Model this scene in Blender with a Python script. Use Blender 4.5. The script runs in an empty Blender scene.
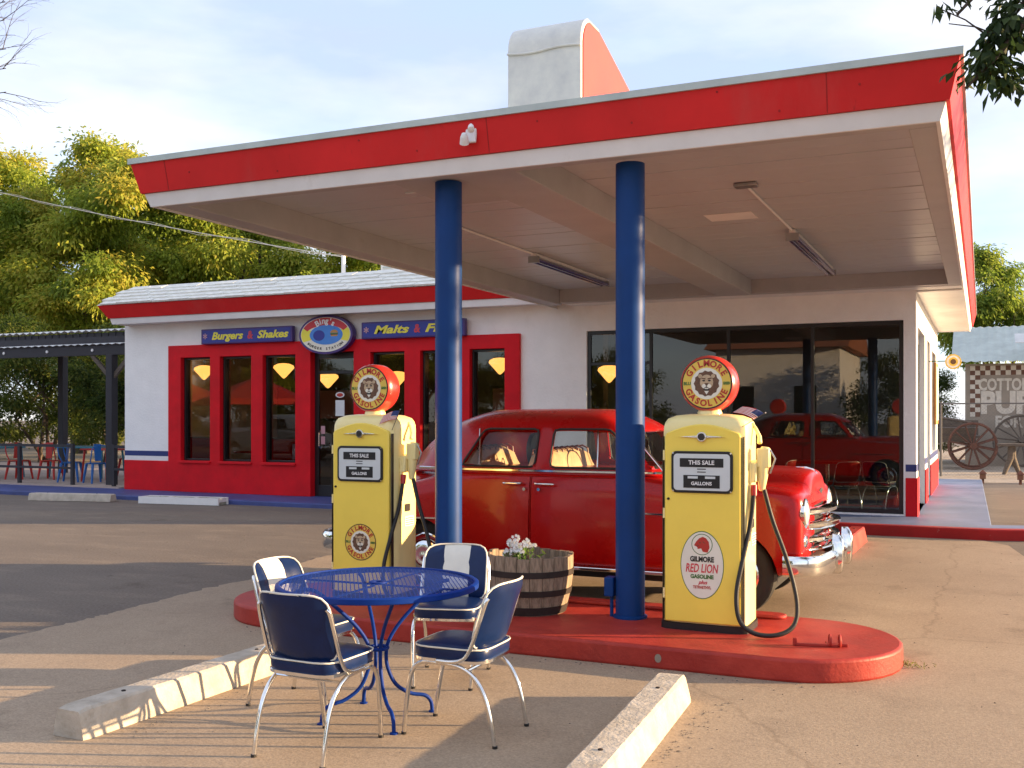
import bpy, bmesh, math, random
import numpy as np
from mathutils import Vector, Matrix, Euler
rad = math.radians
random.seed(7)
scene = bpy.context.scene
C = scene.collection

# ---------------------------------------------------------------- camera
cam_data = bpy.data.cameras.new('camera')
cam = bpy.data.objects.new('camera', cam_data); C.objects.link(cam)
cam.location = (0, 0, 1.62)
cam.rotation_euler = (rad(90), 0, rad(24.43))
cam_data.sensor_width = 36.0
cam_data.lens = 36.0 * 1034.4 / 1024.0
cam_data.shift_y = 32.0 / 1024.0
cam_data.clip_start = 0.05
cam_data.clip_end = 2000
scene.camera = cam

# ---------------------------------------------------------------- sky and sun
SUN_EL, SUN_AZ = 9.6, 66.5            # azimuth clockwise from +Y
world = bpy.data.worlds.new('World'); scene.world = world
world.use_nodes = True
nt = world.node_tree; nt.nodes.clear()
def wn(t, **k):
    n = nt.nodes.new(t)
    for a, b in k.items(): setattr(n, a, b)
    return n
w_out = wn('ShaderNodeOutputWorld'); w_bg = wn('ShaderNodeBackground')
w_sky = wn('ShaderNodeTexSky', sky_type='NISHITA', sun_disc=False)
w_sky.sun_elevation = rad(SUN_EL); w_sky.sun_rotation = rad(SUN_AZ)
w_sky.altitude = 1000; w_sky.air_density = 1.0; w_sky.dust_density = 0.6; w_sky.ozone_density = 2.0
w_tc = wn('ShaderNodeTexCoord')
w_map = wn('ShaderNodeMapping'); w_map.inputs['Scale'].default_value = (1.0, 1.0, 3.2); w_map.inputs['Location'].default_value = (0.35, 0.1, 0.2)
w_n1 = wn('ShaderNodeTexNoise'); w_n1.inputs['Scale'].default_value = 2.3; w_n1.inputs['Detail'].default_value = 7; w_n1.inputs['Roughness'].default_value = 0.55; w_n1.inputs['Distortion'].default_value = 0.35
w_r1 = wn('ShaderNodeValToRGB')
w_r1.color_ramp.elements[0].position = 0.36; w_r1.color_ramp.elements[0].color = (.76, .76, .76, 1)
w_r1.color_ramp.elements[1].position = 0.66; w_r1.color_ramp.elements[1].color = (.98, .98, .98, 1)
w_n2 = wn('ShaderNodeTexNoise'); w_n2.inputs['Scale'].default_value = 2.6; w_n2.inputs['Detail'].default_value = 6
w_r2 = wn('ShaderNodeValToRGB')
w_r2.color_ramp.elements[0].position = 0.38; w_r2.color_ramp.elements[0].color = (.98, 1.12, 1.56, 1)
w_r2.color_ramp.elements[1].position = 0.66; w_r2.color_ramp.elements[1].color = (1.80, 1.76, 1.80, 1)
w_mix = wn('ShaderNodeMixRGB')
L = nt.links.new
L(w_tc.outputs['Generated'], w_map.inputs['Vector'])
L(w_map.outputs['Vector'], w_n1.inputs['Vector']); L(w_map.outputs['Vector'], w_n2.inputs['Vector'])
L(w_n1.outputs['Fac'], w_r1.inputs['Fac']); L(w_n2.outputs['Fac'], w_r2.inputs['Fac'])
L(w_r1.outputs['Color'], w_mix.inputs['Fac'])
L(w_sky.outputs['Color'], w_mix.inputs['Color1']); L(w_r2.outputs['Color'], w_mix.inputs['Color2'])
L(w_mix.outputs['Color'], w_bg.inputs['Color']); L(w_bg.outputs['Background'], w_out.inputs['Surface'])
w_bg.inputs['Strength'].default_value = 0.145

sun_data = bpy.data.lights.new('sun', 'SUN')
sun_data.energy = 3.25; sun_data.angle = rad(0.55); sun_data.color = (1.0, 0.69, 0.38)
sun = bpy.data.objects.new('sun', sun_data); C.objects.link(sun)
sd = Vector((math.sin(rad(SUN_AZ)) * math.cos(rad(SUN_EL)), math.cos(rad(SUN_AZ)) * math.cos(rad(SUN_EL)), math.sin(rad(SUN_EL))))
sun.rotation_euler = sd.to_track_quat('Z', 'Y').to_euler()
sun.location = sd * 60

scene.render.engine = 'CYCLES'
scene.cycles.transparent_max_bounces = 24
scene.cycles.max_bounces = 8
vs = scene.view_settings
vs.view_transform = 'Standard'; vs.look = 'None'; vs.gamma = 1.0; vs.use_curve_mapping = False
vs.exposure = 2.25

# ---------------------------------------------------------------- materials
M = {}
def mat(name, col, rough=0.6, metal=0.0, var=0.10, scale=6.0, bump=0.0, bscale=60.0, coat=0.0, spec=0.5, col2=None, detail=6.0, stretch=None, wear=None):
    m = bpy.data.materials.new(name); m.use_nodes = True
    n = m.node_tree.nodes; l = m.node_tree.links
    b = n['Principled BSDF']
    b.inputs['Metallic'].default_value = metal
    b.inputs['Coat Weight'].default_value = coat; b.inputs['Coat Roughness'].default_value = 0.08
    b.inputs['Specular IOR Level'].default_value = spec
    tc = n.new('ShaderNodeTexCoord'); src = tc.outputs['Object']
    if stretch:
        mp = n.new('ShaderNodeMapping'); mp.inputs['Scale'].default_value = stretch
        l.new(src, mp.inputs['Vector']); src = mp.outputs['Vector']
    no = n.new('ShaderNodeTexNoise'); no.inputs['Scale'].default_value = scale; no.inputs['Detail'].default_value = detail; no.inputs['Roughness'].default_value = .62
    l.new(src, no.inputs['Vector'])
    rp = n.new('ShaderNodeValToRGB'); rp.color_ramp.elements[0].position = .3; rp.color_ramp.elements[1].position = .72
    c1 = [max(0, c * (1 - var)) for c in col]; c2 = [min(1, c * (1 + var)) for c in (col2 or col)]
    rp.color_ramp.elements[0].color = (*c1, 1); rp.color_ramp.elements[1].color = (*c2, 1)
    l.new(no.outputs['Fac'], rp.inputs['Fac']); cout = rp.outputs['Color']
    if wear:                                   # stains, chips and faded patches: (colour, threshold, softness, scale, stretch, strength)
        for wc, th, sf, ws, wst, wk in (wear if isinstance(wear, list) else [wear]):
            wm_ = n.new('ShaderNodeMapping'); wm_.inputs['Scale'].default_value = wst; wm_.inputs['Location'].default_value = (th * 7, ws * .3, sf * 31); l.new(tc.outputs['Object'], wm_.inputs['Vector'])
            wn_ = n.new('ShaderNodeTexNoise'); wn_.inputs['Scale'].default_value = ws; wn_.inputs['Detail'].default_value = 9; wn_.inputs['Roughness'].default_value = .7; l.new(wm_.outputs['Vector'], wn_.inputs['Vector'])
            wr = n.new('ShaderNodeMapRange'); wr.inputs['From Min'].default_value = th; wr.inputs['From Max'].default_value = th + sf; wr.inputs['To Max'].default_value = wk; l.new(wn_.outputs['Fac'], wr.inputs['Value'])
            wx = n.new('ShaderNodeMixRGB'); wx.inputs['Color2'].default_value = (*wc, 1); l.new(wr.outputs['Result'], wx.inputs['Fac']); l.new(cout, wx.inputs['Color1']); cout = wx.outputs['Color']
    l.new(cout, b.inputs['Base Color'])
    rr = n.new('ShaderNodeMapRange'); rr.inputs['To Min'].default_value = max(.02, rough * .8); rr.inputs['To Max'].default_value = min(1, rough * 1.2)
    l.new(no.outputs['Fac'], rr.inputs['Value']); l.new(rr.outputs['Result'], b.inputs['Roughness'])
    if bump:
        n2 = n.new('ShaderNodeTexNoise'); n2.inputs['Scale'].default_value = bscale; n2.inputs['Detail'].default_value = 4
        l.new(src, n2.inputs['Vector'])
        bp = n.new('ShaderNodeBump'); bp.inputs['Strength'].default_value = bump; bp.inputs['Distance'].default_value = .01
        l.new(n2.outputs['Fac'], bp.inputs['Height']); l.new(bp.outputs['Normal'], b.inputs['Normal'])
    M[name] = m
    return m
def glass(name, tint, ior, rough=0.0):
    m = bpy.data.materials.new(name); m.use_nodes = True
    n = m.node_tree.nodes; l = m.node_tree.links; n.clear()
    o = n.new('ShaderNodeOutputMaterial'); mx = n.new('ShaderNodeMixShader'); t = n.new('ShaderNodeBsdfTransparent'); g = n.new('ShaderNodeBsdfGlossy'); f = n.new('ShaderNodeFresnel')
    t.inputs['Color'].default_value = (*tint, 1); g.inputs['Roughness'].default_value = rough; f.inputs['IOR'].default_value = ior
    ge = n.new('ShaderNodeNewGeometry'); iv = n.new('ShaderNodeMath'); iv.operation = 'SUBTRACT'; iv.inputs[0].default_value = 1.0; l.new(ge.outputs['Backfacing'], iv.inputs[1])
    mu = n.new('ShaderNodeMath'); mu.operation = 'MULTIPLY'; l.new(f.outputs[0], mu.inputs[0]); l.new(iv.outputs[0], mu.inputs[1])
    l.new(mu.outputs[0], mx.inputs[0]); l.new(t.outputs[0], mx.inputs[1]); l.new(g.outputs[0], mx.inputs[2]); l.new(mx.outputs[0], o.inputs[0])
    M[name] = m
def emit(name, col, s):
    m = bpy.data.materials.new(name); m.use_nodes = True
    b = m.node_tree.nodes['Principled BSDF']; b.inputs['Base Color'].default_value = (*col, 1)
    b.inputs['Emission Color'].default_value = (*col, 1); b.inputs['Emission Strength'].default_value = s
    M[name] = m
def leafmat(name, trans=0.45):
    m = bpy.data.materials.new(name); m.use_nodes = True
    n = m.node_tree.nodes; l = m.node_tree.links; n.clear()
    o = n.new('ShaderNodeOutputMaterial'); a = n.new('ShaderNodeAttribute'); a.attribute_name = 'tint'
    d = n.new('ShaderNodeBsdfPrincipled'); d.inputs['Roughness'].default_value = .55; d.inputs['Specular IOR Level'].default_value = .3
    t = n.new('ShaderNodeBsdfTranslucent'); mx = n.new('ShaderNodeMixShader'); mx.inputs[0].default_value = trans
    l.new(a.outputs['Color'], d.inputs['Base Color']); l.new(a.outputs['Color'], t.inputs['Color'])
    l.new(d.outputs[0], mx.inputs[1]); l.new(t.outputs[0], mx.inputs[2]); l.new(mx.outputs[0], o.inputs[0])
    M[name] = m

mat('white_stucco', (.91, .90, .87), .9, spec=.2, wear=((.62, .56, .48), .58, .25, 1.3, (1, 1, .5), .35), var=.05, scale=2.2, bump=.8, bscale=26)
mat('beam_paint', (.44, .43, .43), .5, wear=[((.24, .17, .12), .64, .12, 3, (1, .3, 1), .6), ((.52, .51, .50), .5, .3, .8, (1, 1, 1), .5)], var=.10, scale=2, bump=.1, bscale=20)
mat('white_paint', (.80, .79, .77), .5, wear=((.50, .44, .38), .60, .18, 2.2, (1, 1, .35), .5), var=.06, scale=3, bump=.1, bscale=20)
mat('soffit_paint', (.52, .535, .56), .38, wear=[((.30, .23, .18), .62, .14, 1.1, (.4, 1, 1), .5), ((.64, .62, .60), .52, .25, .5, (1, 1, 1), .6)], var=.07, scale=1.6, bump=.08, bscale=9)
mat('pylon_white', (.66, .66, .63), .6, var=.12, scale=4, bump=.5, bscale=9, col2=(.70, .69, .62))
mat('pylon_red', (.44, .03, .022), .5, var=.10, scale=2.5)
mat('red_paint', (.64, .006, .014), .55, wear=((.40, .006, .010), .58, .2, 1.8, (1, 1, .4), .5), var=.14, scale=2.5, bump=.12, bscale=30, spec=.2)
mat('red_fascia', (.68, .024, .024), .50, wear=[((.60, .08, .07), .55, .22, 1.2, (1.6, 1.6, .25), .55), ((.36, .014, .014), .66, .10, 5, (2, 2, .3), .7)], var=.13, scale=1.2, bump=.10, bscale=8, spec=.2)
mat('red_island', (.36, .022, .016), .55, wear=[((.20, .022, .018), .52, .2, 2.2, (1, 1, 1), .6), ((.36, .30, .26), .69, .03, 9, (1, 1, 1), .85)], var=.22, scale=3.2, bump=.25, bscale=45, col2=(.38, .042, .028), spec=.3)
mat('red_kerb', (.36, .016, .014), .6, wear=((.33, .29, .26), .66, .04, 8, (1, 1, 1), .8), spec=.25, var=.2, scale=3, bump=.25, bscale=40)
mat('blue_paint', (.004, .042, .175), .48, spec=.22, wear=[((.002, .016, .07), .56, .2, 2, (1, 1, .25), .6), ((.16, .18, .22), .72, .02, 16, (1, 1, .6), .7)], var=.14, scale=2.0, bump=.06, bscale=12)
mat('blue_walk', (.11, .155, .27), .5, var=.2, scale=1.3, bump=.25, bscale=40, col2=(.16, .20, .32))
mat('blue_kerb', (.05, .07, .22), .6, var=.3, scale=2.0, bump=.3, bscale=40)
mat('stripe_blue', (.015, .035, .17), .5)
mat('dark_frame', (.012, .012, .014), .35, var=.1)
mat('black', (.008, .008, .009), .45, var=.1)
mat('rubber', (.014, .013, .013), .6, var=.2, scale=20, bump=.15, bscale=90)
mat('chrome', (.80, .79, .77), .09, 1.0, var=.05, scale=14)
mat('dull_metal', (.42, .41, .40), .4, 1.0, var=.15, scale=8)
mat('galvanised', (.46, .51, .47), .5, .25, var=.15, scale=2.5)
mat('pump_yellow', (.95, .70, .095), .36, wear=[((.62, .44, .10), .62, .2, 3, (1, 1, .35), .35), ((.22, .11, .04), .74, .02, 22, (1, 1, 1), .8)], var=.06, scale=2.2, coat=.35, bump=.03, bscale=10)
mat('pump_cream', (.88, .74, .33), .38, wear=((.55, .44, .24), .62, .16, 5, (1, 1, .4), .4), var=.06, scale=4, coat=.3)
mat('globe_red', (.50, .028, .02), .3, var=.08, scale=5, coat=.5)
mat('emblem_yellow', (.76, .52, .08), .4, var=.05)
mat('emblem_red', (.45, .03, .02), .4, var=.05)
mat('emblem_white', (.78, .74, .62), .4, var=.04)
mat('emblem_black', (.02, .016, .014), .4, var=.05)
mat('emblem_green', (.06, .16, .03), .4, var=.05)
mat('lion_brown', (.13, .06, .03), .5, var=.3, scale=60)
mat('lion_tan', (.50, .36, .22), .5, var=.2, scale=60)
mat('dial_white', (.62, .66, .66), .3, var=.04, coat=.4)
mat('car_red', (.34, .003, .003), .28, var=.06, scale=3, coat=.3, spec=.2)
mat('car_cream', (.62, .58, .48), .3, var=.05, scale=3, coat=.3)
mat('car_seat', (.62, .42, .24), .45, var=.2, scale=8)
mat('seat_stripe', (.20, .05, .03), .5)
mat('interior_dark', (.05, .045, .042), .8)
mat('vinyl_navy', (.004, .016, .070), .30, var=.12, scale=14, coat=.0, spec=.3, bump=.05, bscale=70)
mat('vinyl_white', (.74, .70, .60), .32, var=.06, scale=10, coat=.2)
mat('table_blue', (.002, .028, .20), .5, var=.12, scale=8, spec=.15)
mat('wood_barrel', (.19, .13, .08), .8, var=.45, scale=9, bump=.5, bscale=30, col2=(.27, .20, .14), stretch=(6, 6, .8))
mat('hoop_iron', (.035, .025, .022), .7, .4, var=.3, scale=12)
mat('soil', (.10, .07, .045), .95, var=.4, scale=12, bump=.6, bscale=40)
mat('petal', (.80, .78, .76), .6, var=.05)
mat('purple_sign', (.055, .022, .16), .4, var=.08)
mat('sign_blue', (.02, .03, .26), .4, var=.08)
mat('letter_yellow', (.82, .72, .06), .4, var=.04)
mat('letter_red', (.60, .04, .06), .4, var=.04)
mat('letter_white', (.80, .79, .77), .5, var=.04)
mat('oval_red', (.55, .02, .03), .4, var=.04)
mat('oval_blue', (.05, .22, .62), .4, var=.04)
mat('bun', (.50, .24, .06), .5, var=.1)
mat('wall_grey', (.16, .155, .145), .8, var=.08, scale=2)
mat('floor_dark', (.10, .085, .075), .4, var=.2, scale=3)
mat('shingle', (.72, .71, .65), .9, var=.10, scale=9, bump=.4, bscale=60, col2=(.80, .79, .72), spec=.1)
mat('concrete_stop', (.43, .375, .30), .88, wear=((.24, .20, .16), .60, .12, 5, (1, 1, 1), .55), var=.16, scale=7, bump=.6, bscale=50, col2=(.50, .445, .37), spec=.2)
mat('worn_stop', (.30, .30, .24), .9, var=.3, scale=6, bump=.5)
mat('gravel_bits', (.17, .14, .11), .9, var=.5, scale=9)
mat('bark', (.085, .065, .05), .9, var=.35, scale=6, bump=.8, bscale=18, stretch=(3, 3, .6))
mat('pergola_dark', (.030, .028, .034), .7, var=.25, scale=5)
mat('pergola_roof', (.60, .60, .58), .5, var=.15, scale=3)
mat('cafe_blue', (.012, .13, .42), .35, var=.1)
mat('cafe_red', (.46, .018, .012), .35, var=.1)
mat('cafe_teal', (.02, .17, .24), .4, var=.1)
mat('patio_floor', (.42, .33, .28), .8, var=.15, scale=2, bump=.3)
mat('old_wood', (.115, .09, .07), .85, var=.4, scale=7, bump=.5, bscale=25, stretch=(1, 1, 6))
mat('wheel_wood', (.13, .050, .030), .8, var=.4, scale=8)
mat('shed_wall', (.30, .255, .205), .9, var=.14, scale=2.4, bump=.4, bscale=25)
mat('shed_paint', (.60, .55, .47), .85, var=.14, scale=9)
mat('shed_brown', (.15, .075, .05), .85, var=.2, scale=9)
mat('awning_red', (.52, .02, .015), .7, var=.08)
mat('tile_roof', (.36, .13, .06), .8, var=.3, scale=4)
mat('paper', (.66, .68, .68), .6, var=.04)
mat('rose', (.55, .30, .33), .6, var=.05)
mat('flag_red', (.55, .03, .035), .7, var=.06)
mat('flag_white', (.75, .72, .68), .7, var=.04)
mat('flag_blue', (.03, .05, .17), .7, var=.06)
mat('tail_red', (.5, .01, .01), .2, coat=1)
mat('lens', (.55, .56, .55), .12, var=.03, coat=1)
mat('tube_glass', (.05, .05, .20), .15, var=.05, coat=.6)
mat('wire_pale', (.62, .56, .46), .6)
mat('wire_grey', (.16, .15, .14), .7, spec=.1)
glass('window_glass', (.60, .63, .61), 1.72)
glass('car_glass', (.90, .92, .91), 1.5)
emit('lamp_glow', (1.0, .40, .09), 1.0)
leafmat('leaf', .6)
leafmat('leaf_dark', .35)

def ground_mat(name, colA, colB, colC, s1, s2, fine, bump, rough, stretch=None, cracks=False):
    """aggregate surfaces: broad patches, mid stains, fine speckle"""
    m = bpy.data.materials.new(name); m.use_nodes = True
    n = m.node_tree.nodes; l = m.node_tree.links; b = n['Principled BSDF']; b.inputs['Roughness'].default_value = rough; b.inputs['Specular IOR Level'].default_value = .3
    tc = n.new('ShaderNodeTexCoord'); src = tc.outputs['Object']
    mp = n.new('ShaderNodeMapping')
    if stretch: mp.inputs['Scale'].default_value = stretch
    l.new(src, mp.inputs['Vector'])
    def noise(v, s, d): 
        x = n.new('ShaderNodeTexNoise'); x.inputs['Scale'].default_value = s; x.inputs['Detail'].default_value = d; x.inputs['Roughness'].default_value = .65; l.new(v, x.inputs['Vector']); return x
    def ramp(x, p0, p1, c0, c1):
        r = n.new('ShaderNodeValToRGB'); r.color_ramp.elements[0].position = p0; r.color_ramp.elements[1].position = p1
        r.color_ramp.elements[0].color = (*c0, 1); r.color_ramp.elements[1].color = (*c1, 1); l.new(x, r.inputs['Fac']); return r
    a = ramp(noise(mp.outputs[0], s1, 5).outputs['Fac'], .35, .68, colA, colB)
    st = ramp(noise(mp.outputs[0], s2, 8).outputs['Fac'], .52, .74, (0, 0, 0), (1, 1, 1))
    mx = n.new('ShaderNodeMixRGB'); l.new(st.outputs[0], mx.inputs[0]); l.new(a.outputs[0], mx.inputs[1]); mx.inputs[2].default_value = (*colC, 1)
    sp = ramp(noise(src, fine, 3).outputs['Fac'], .3, .7, (.72, .72, .72), (1.24, 1.24, 1.24))
    mu = n.new('ShaderNodeMixRGB'); mu.blend_type = 'MULTIPLY'; mu.inputs[0].default_value = 1; l.new(mx.outputs[0], mu.inputs[1]); l.new(sp.outputs[0], mu.inputs[2])
    # sparse oil drips and gum spots
    vo2 = n.new('ShaderNodeTexVoronoi'); vo2.inputs['Scale'].default_value = 1.7; vo2.inputs['Randomness'].default_value = 1.0
    wp = n.new('ShaderNodeMixRGB'); wp.inputs[0].default_value = .06; l.new(src, wp.inputs[1]); l.new(noise(src, 9, 3).outputs['Color'], wp.inputs[2]); l.new(wp.outputs[0], vo2.inputs['Vector'])
    sp2 = ramp(vo2.outputs['Distance'], .020, .055, (.58, .56, .54), (1, 1, 1)); m3 = n.new('ShaderNodeMixRGB'); m3.blend_type = 'MULTIPLY'; m3.inputs[0].default_value = 1; l.new(mu.outputs[0], m3.inputs[1]); l.new(sp2.outputs[0], m3.inputs[2])
    os_ = ramp(noise(src, .9, 7).outputs['Fac'], .60, .70, (1, 1, 1), (.72, .70, .68)); m4 = n.new('ShaderNodeMixRGB'); m4.blend_type = 'MULTIPLY'; m4.inputs[0].default_value = 1; l.new(m3.outputs[0], m4.inputs[1]); l.new(os_.outputs[0], m4.inputs[2])
    out = m4.outputs[0]
    if cracks:
        vo = n.new('ShaderNodeTexVoronoi'); vo.feature = 'DISTANCE_TO_EDGE'; vo.inputs['Scale'].default_value = .28
        nz = noise(src, 1.6, 4); ad = n.new('ShaderNodeMixRGB'); ad.inputs[0].default_value = .25; l.new(src, ad.inputs[1]); l.new(nz.outputs['Color'], ad.inputs[2]); l.new(ad.outputs[0], vo.inputs['Vector'])
        cr = ramp(vo.outputs['Distance'], .0, .004, (.80, .79, .78), (1, 1, 1))
        m2 = n.new('ShaderNodeMixRGB'); m2.blend_type = 'MULTIPLY'; m2.inputs[0].default_value = 1; l.new(out, m2.inputs[1]); l.new(cr.outputs[0], m2.inputs[2]); out = m2.outputs[0]
    l.new(out, b.inputs['Base Color'])
    bp = n.new('ShaderNodeBump'); bp.inputs['Strength'].default_value = bump; bp.inputs['Distance'].default_value = .006
    l.new(noise(src, fine * .7, 6).outputs['Fac'], bp.inputs['Height']); l.new(bp.outputs[0], b.inputs['Normal'])
    M[name] = m
ground_mat('asphalt', (.15, .123, .10), (.185, .152, .122), (.225, .183, .142), .35, 1.1, 42, 1.0, .9, (1, 2.4, 1))
ground_mat('concrete', (.325, .246, .170), (.38, .293, .205), (.278, .211, .148), .5, 1.5, 90, .35, .78, None, True)
ground_mat('gravel', (.36, .29, .22), (.48, .40, .31), (.24, .19, .14), 1.2, 5, 26, 1.0, .9)

# ---------------------------------------------------------------- builders
class MB:
    def __init__(s): s.v = []; s.f = []; s.m = []; s.mi = 0
    def add(s, vs, fs):
        o = len(s.v); s.v += [tuple(p) for p in vs]
        for f in fs: s.f.append(tuple(o + i for i in f)); s.m.append(s.mi)
        return s
    def box(s, x0, y0, z0, x1, y1, z1):
        v = [(x0, y0, z0), (x1, y0, z0), (x1, y1, z0), (x0, y1, z0), (x0, y0, z1), (x1, y0, z1), (x1, y1, z1), (x0, y1, z1)]
        return s.add(v, [(3, 2, 1, 0), (4, 5, 6, 7), (0, 1, 5, 4), (1, 2, 6, 5), (2, 3, 7, 6), (3, 0, 4, 7)])
    def prism(s, poly, z0, z1, top=None):
        n = len(poly); t = top or poly
        v = [(x, y, z0) for x, y in poly] + [(x, y, z1) for x, y in t]
        return s.add(v, [tuple(range(n - 1, -1, -1)), tuple(range(n, 2 * n))] + [(i, (i + 1) % n, n + (i + 1) % n, n + i) for i in range(n)])
    def prismY(s, poly, y0, y1):               # polygon in (x,z)
        n = len(poly); v = [(x, y0, z) for x, z in poly] + [(x, y1, z) for x, z in poly]
        return s.add(v, [tuple(range(n)), tuple(range(2 * n - 1, n - 1, -1))] + [((i + 1) % n, i, n + i, n + (i + 1) % n) for i in range(n)])
    def prismX(s, poly, x0, x1):               # polygon in (y,z)
        n = len(poly); v = [(x0, y, z) for y, z in poly] + [(x1, y, z) for y, z in poly]
        return s.add(v, [tuple(range(n - 1, -1, -1)), tuple(range(n, 2 * n))] + [(i, (i + 1) % n, n + (i + 1) % n, n + i) for i in range(n)])
    def loft(s, rings, cap=True, close=True):
        n = len(rings[0]); o = len(s.v); fs = []
        for k in range(len(rings) - 1):
            for i in range(n if close else n - 1):
                j = (i + 1) % n; fs.append((k * n + i, k * n + j, (k + 1) * n + j, (k + 1) * n + i))
        if cap: fs += [tuple(range(n - 1, -1, -1)), tuple(range((len(rings) - 1) * n, len(rings) * n))]
        return s.add([p for r in rings for p in r], fs)
    def tube(s, pts, r, n=8, cap=True, closed=False):
        pts = [Vector(p) for p in pts]; rs = r if isinstance(r, (list, tuple)) else [r] * len(pts); rings = []; up = None
        for i, p in enumerate(pts):
            if closed: t = pts[(i + 1) % len(pts)] - pts[i - 1]
            else: t = pts[min(i + 1, len(pts) - 1)] - pts[max(i - 1, 0)]
            t.normalize()
            if up is None: up = Vector((0, 0, 1)) if abs(t.z) < .9 else Vector((1, 0, 0))
            a = t.cross(up)
            if a.length < 1e-6: a = t.cross(Vector((.3, .7, .2)))
            a.normalize(); b = a.cross(t); up = b
            rings.append([tuple(p + a * math.cos(2 * math.pi * k / n) * rs[i] + b * math.sin(2 * math.pi * k / n) * rs[i]) for k in range(n)])
        if closed: rings.append(rings[0]); return s.loft(rings, cap=False)
        return s.loft(rings, cap)
    def lathe(s, prof, c=(0, 0), n=24, a0=0):
        return s.loft([[(c[0] + r * math.cos(a0 + 2 * math.pi * k / n), c[1] + r * math.sin(a0 + 2 * math.pi * k / n), z) for k in range(n)] for r, z in prof])
    def slathe(s, prof, ax, ay, p=4.0, n=32, c=(0, 0)):     # super-ellipse rings
        R = []
        for k, z in prof:
            ring = []
            for i in range(n):
                a = 2 * math.pi * (i + .5) / n; ca, sa = math.cos(a), math.sin(a)
                q = (abs(ca) ** p + abs(sa) ** p) ** (-1 / p)
                ring.append((c[0] + ax * k * q * ca, c[1] + ay * k * q * sa, z))
            R.append(ring)
        return s.loft(R)
    def disc(s, cx, cz, rx, rz, y, n=32, a0=0, a1=2 * math.pi):   # flat, facing -Y
        full = abs(a1 - a0 - 2 * math.pi) < 1e-6
        k = n if full else n + 1
        v = [(cx + rx * math.cos(a0 + (a1 - a0) * i / n), y, cz + rz * math.sin(a0 + (a1 - a0) * i / n)) for i in range(k)]
        return s.add(v, [tuple(range(k))])
    def poly(s, pts, y): return s.add([(x, y, z) for x, z in pts], [tuple(range(len(pts)))])
    def grid_wall(s, a0, a1, z0, z1, holes, b0, b1, axis='x'):
        """slab in the (a,z) plane between depths b0,b1 with rectangular holes"""
        A = sorted({a0, a1, *[h[i] for h in holes for i in (0, 1)]}); Z = sorted({z0, z1, *[h[i] for h in holes for i in (2, 3)]})
        A = [a for a in A if a0 <= a <= a1]; Z = [z for z in Z if z0 <= z <= z1]
        def solid(i, j):
            if i < 0 or j < 0 or i >= len(A) - 1 or j >= len(Z) - 1: return False
            ca, cz = (A[i] + A[i + 1]) / 2, (Z[j] + Z[j + 1]) / 2
            return not any(h[0] < ca < h[1] and h[2] < cz < h[3] for h in holes)
        P = (lambda a, b, z: (a, b, z)) if axis == 'x' else (lambda a, b, z: (b, a, z))
        fl = axis != 'x'
        def q(p):
            s.add(p[::-1] if fl else p, [(0, 1, 2, 3)])
        for i in range(len(A) - 1):
            for j in range(len(Z) - 1):
                if not solid(i, j): continue
                x0, x1, y0, y1 = A[i], A[i + 1], Z[j], Z[j + 1]
                q([P(x0, b0, y0), P(x1, b0, y0), P(x1, b0, y1), P(x0, b0, y1)])
                q([P(x1, b1, y0), P(x0, b1, y0), P(x0, b1, y1), P(x1, b1, y1)])
                if not solid(i - 1, j): q([P(x0, b1, y0), P(x0, b0, y0), P(x0, b0, y1), P(x0, b1, y1)])
                if not solid(i + 1, j): q([P(x1, b0, y0), P(x1, b1, y0), P(x1, b1, y1), P(x1, b0, y1)])
                if not solid(i, j - 1): q([P(x0, b1, y0), P(x1, b1, y0), P(x1, b0, y0), P(x0, b0, y0)])
                if not solid(i, j + 1): q([P(x0, b0, y1), P(x1, b0, y1), P(x1, b1, y1), P(x0, b1, y1)])
        return s
    def mesh(s, name, mats, smooth=None, merge=0.0):
        me = bpy.data.meshes.new(name); me.from_pydata(s.v, [], s.f)
        for m in (mats if isinstance(mats, (list, tuple)) else [mats]): me.materials.append(M[m])
        if any(s.m): me.polygons.foreach_set('material_index', s.m)
        if merge:
            bm = bmesh.new(); bm.from_mesh(me); bmesh.ops.remove_doubles(bm, verts=bm.verts, dist=merge); bmesh.ops.recalc_face_normals(bm, faces=bm.faces); bm.to_mesh(me); bm.free()
        if smooth is not None:
            me.polygons.foreach_set('use_smooth', [True] * len(me.polygons)); me.set_sharp_from_angle(angle=rad(smooth))
        me.update()
        return me
    def build(s, name, mats, parent=None, smooth=None, bevel=0, merge=0.0, loc=None, rot=None, seg=2):
        return link(name, s.mesh(name, mats, smooth, merge), parent, bevel, loc, rot, seg)
def link(name, me, parent=None, bevel=0, loc=None, rot=None, seg=2):
    o = bpy.data.objects.new(name, me); C.objects.link(o); o.parent = parent
    if loc: o.location = loc
    if rot: o.rotation_euler = rot
    if bevel:
        b = o.modifiers.new('bevel', 'BEVEL'); b.width = bevel; b.segments = seg; b.limit_method = 'ANGLE'; b.angle_limit = rad(40)
    return o
def tag(o, label, cat, group=None):
    o['label'] = label; o['category'] = cat
    if group: o['group'] = group
    return o
def thing(name, label, cat, loc=(0, 0, 0), rz=0, group=None):
    o = bpy.data.objects.new(name, None); C.objects.link(o); o.location = loc; o.rotation_euler = (0, 0, rz); o.empty_display_size = .2
    return tag(o, label, cat, group)
def struct(o): o['kind'] = 'structure'; return o
def copy_tree(o, parent=None):
    c = o.copy(); C.objects.link(c); c.parent = parent
    for ch in [x for x in bpy.data.objects if x.parent == o]: copy_tree(ch, c)
    return c
def dup(o, loc, rz, label, group=None):
    c = copy_tree(o); c.location = loc; c.rotation_euler = (0, 0, rz); c['label'] = label
    if group: c['group'] = group
    return c
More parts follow.
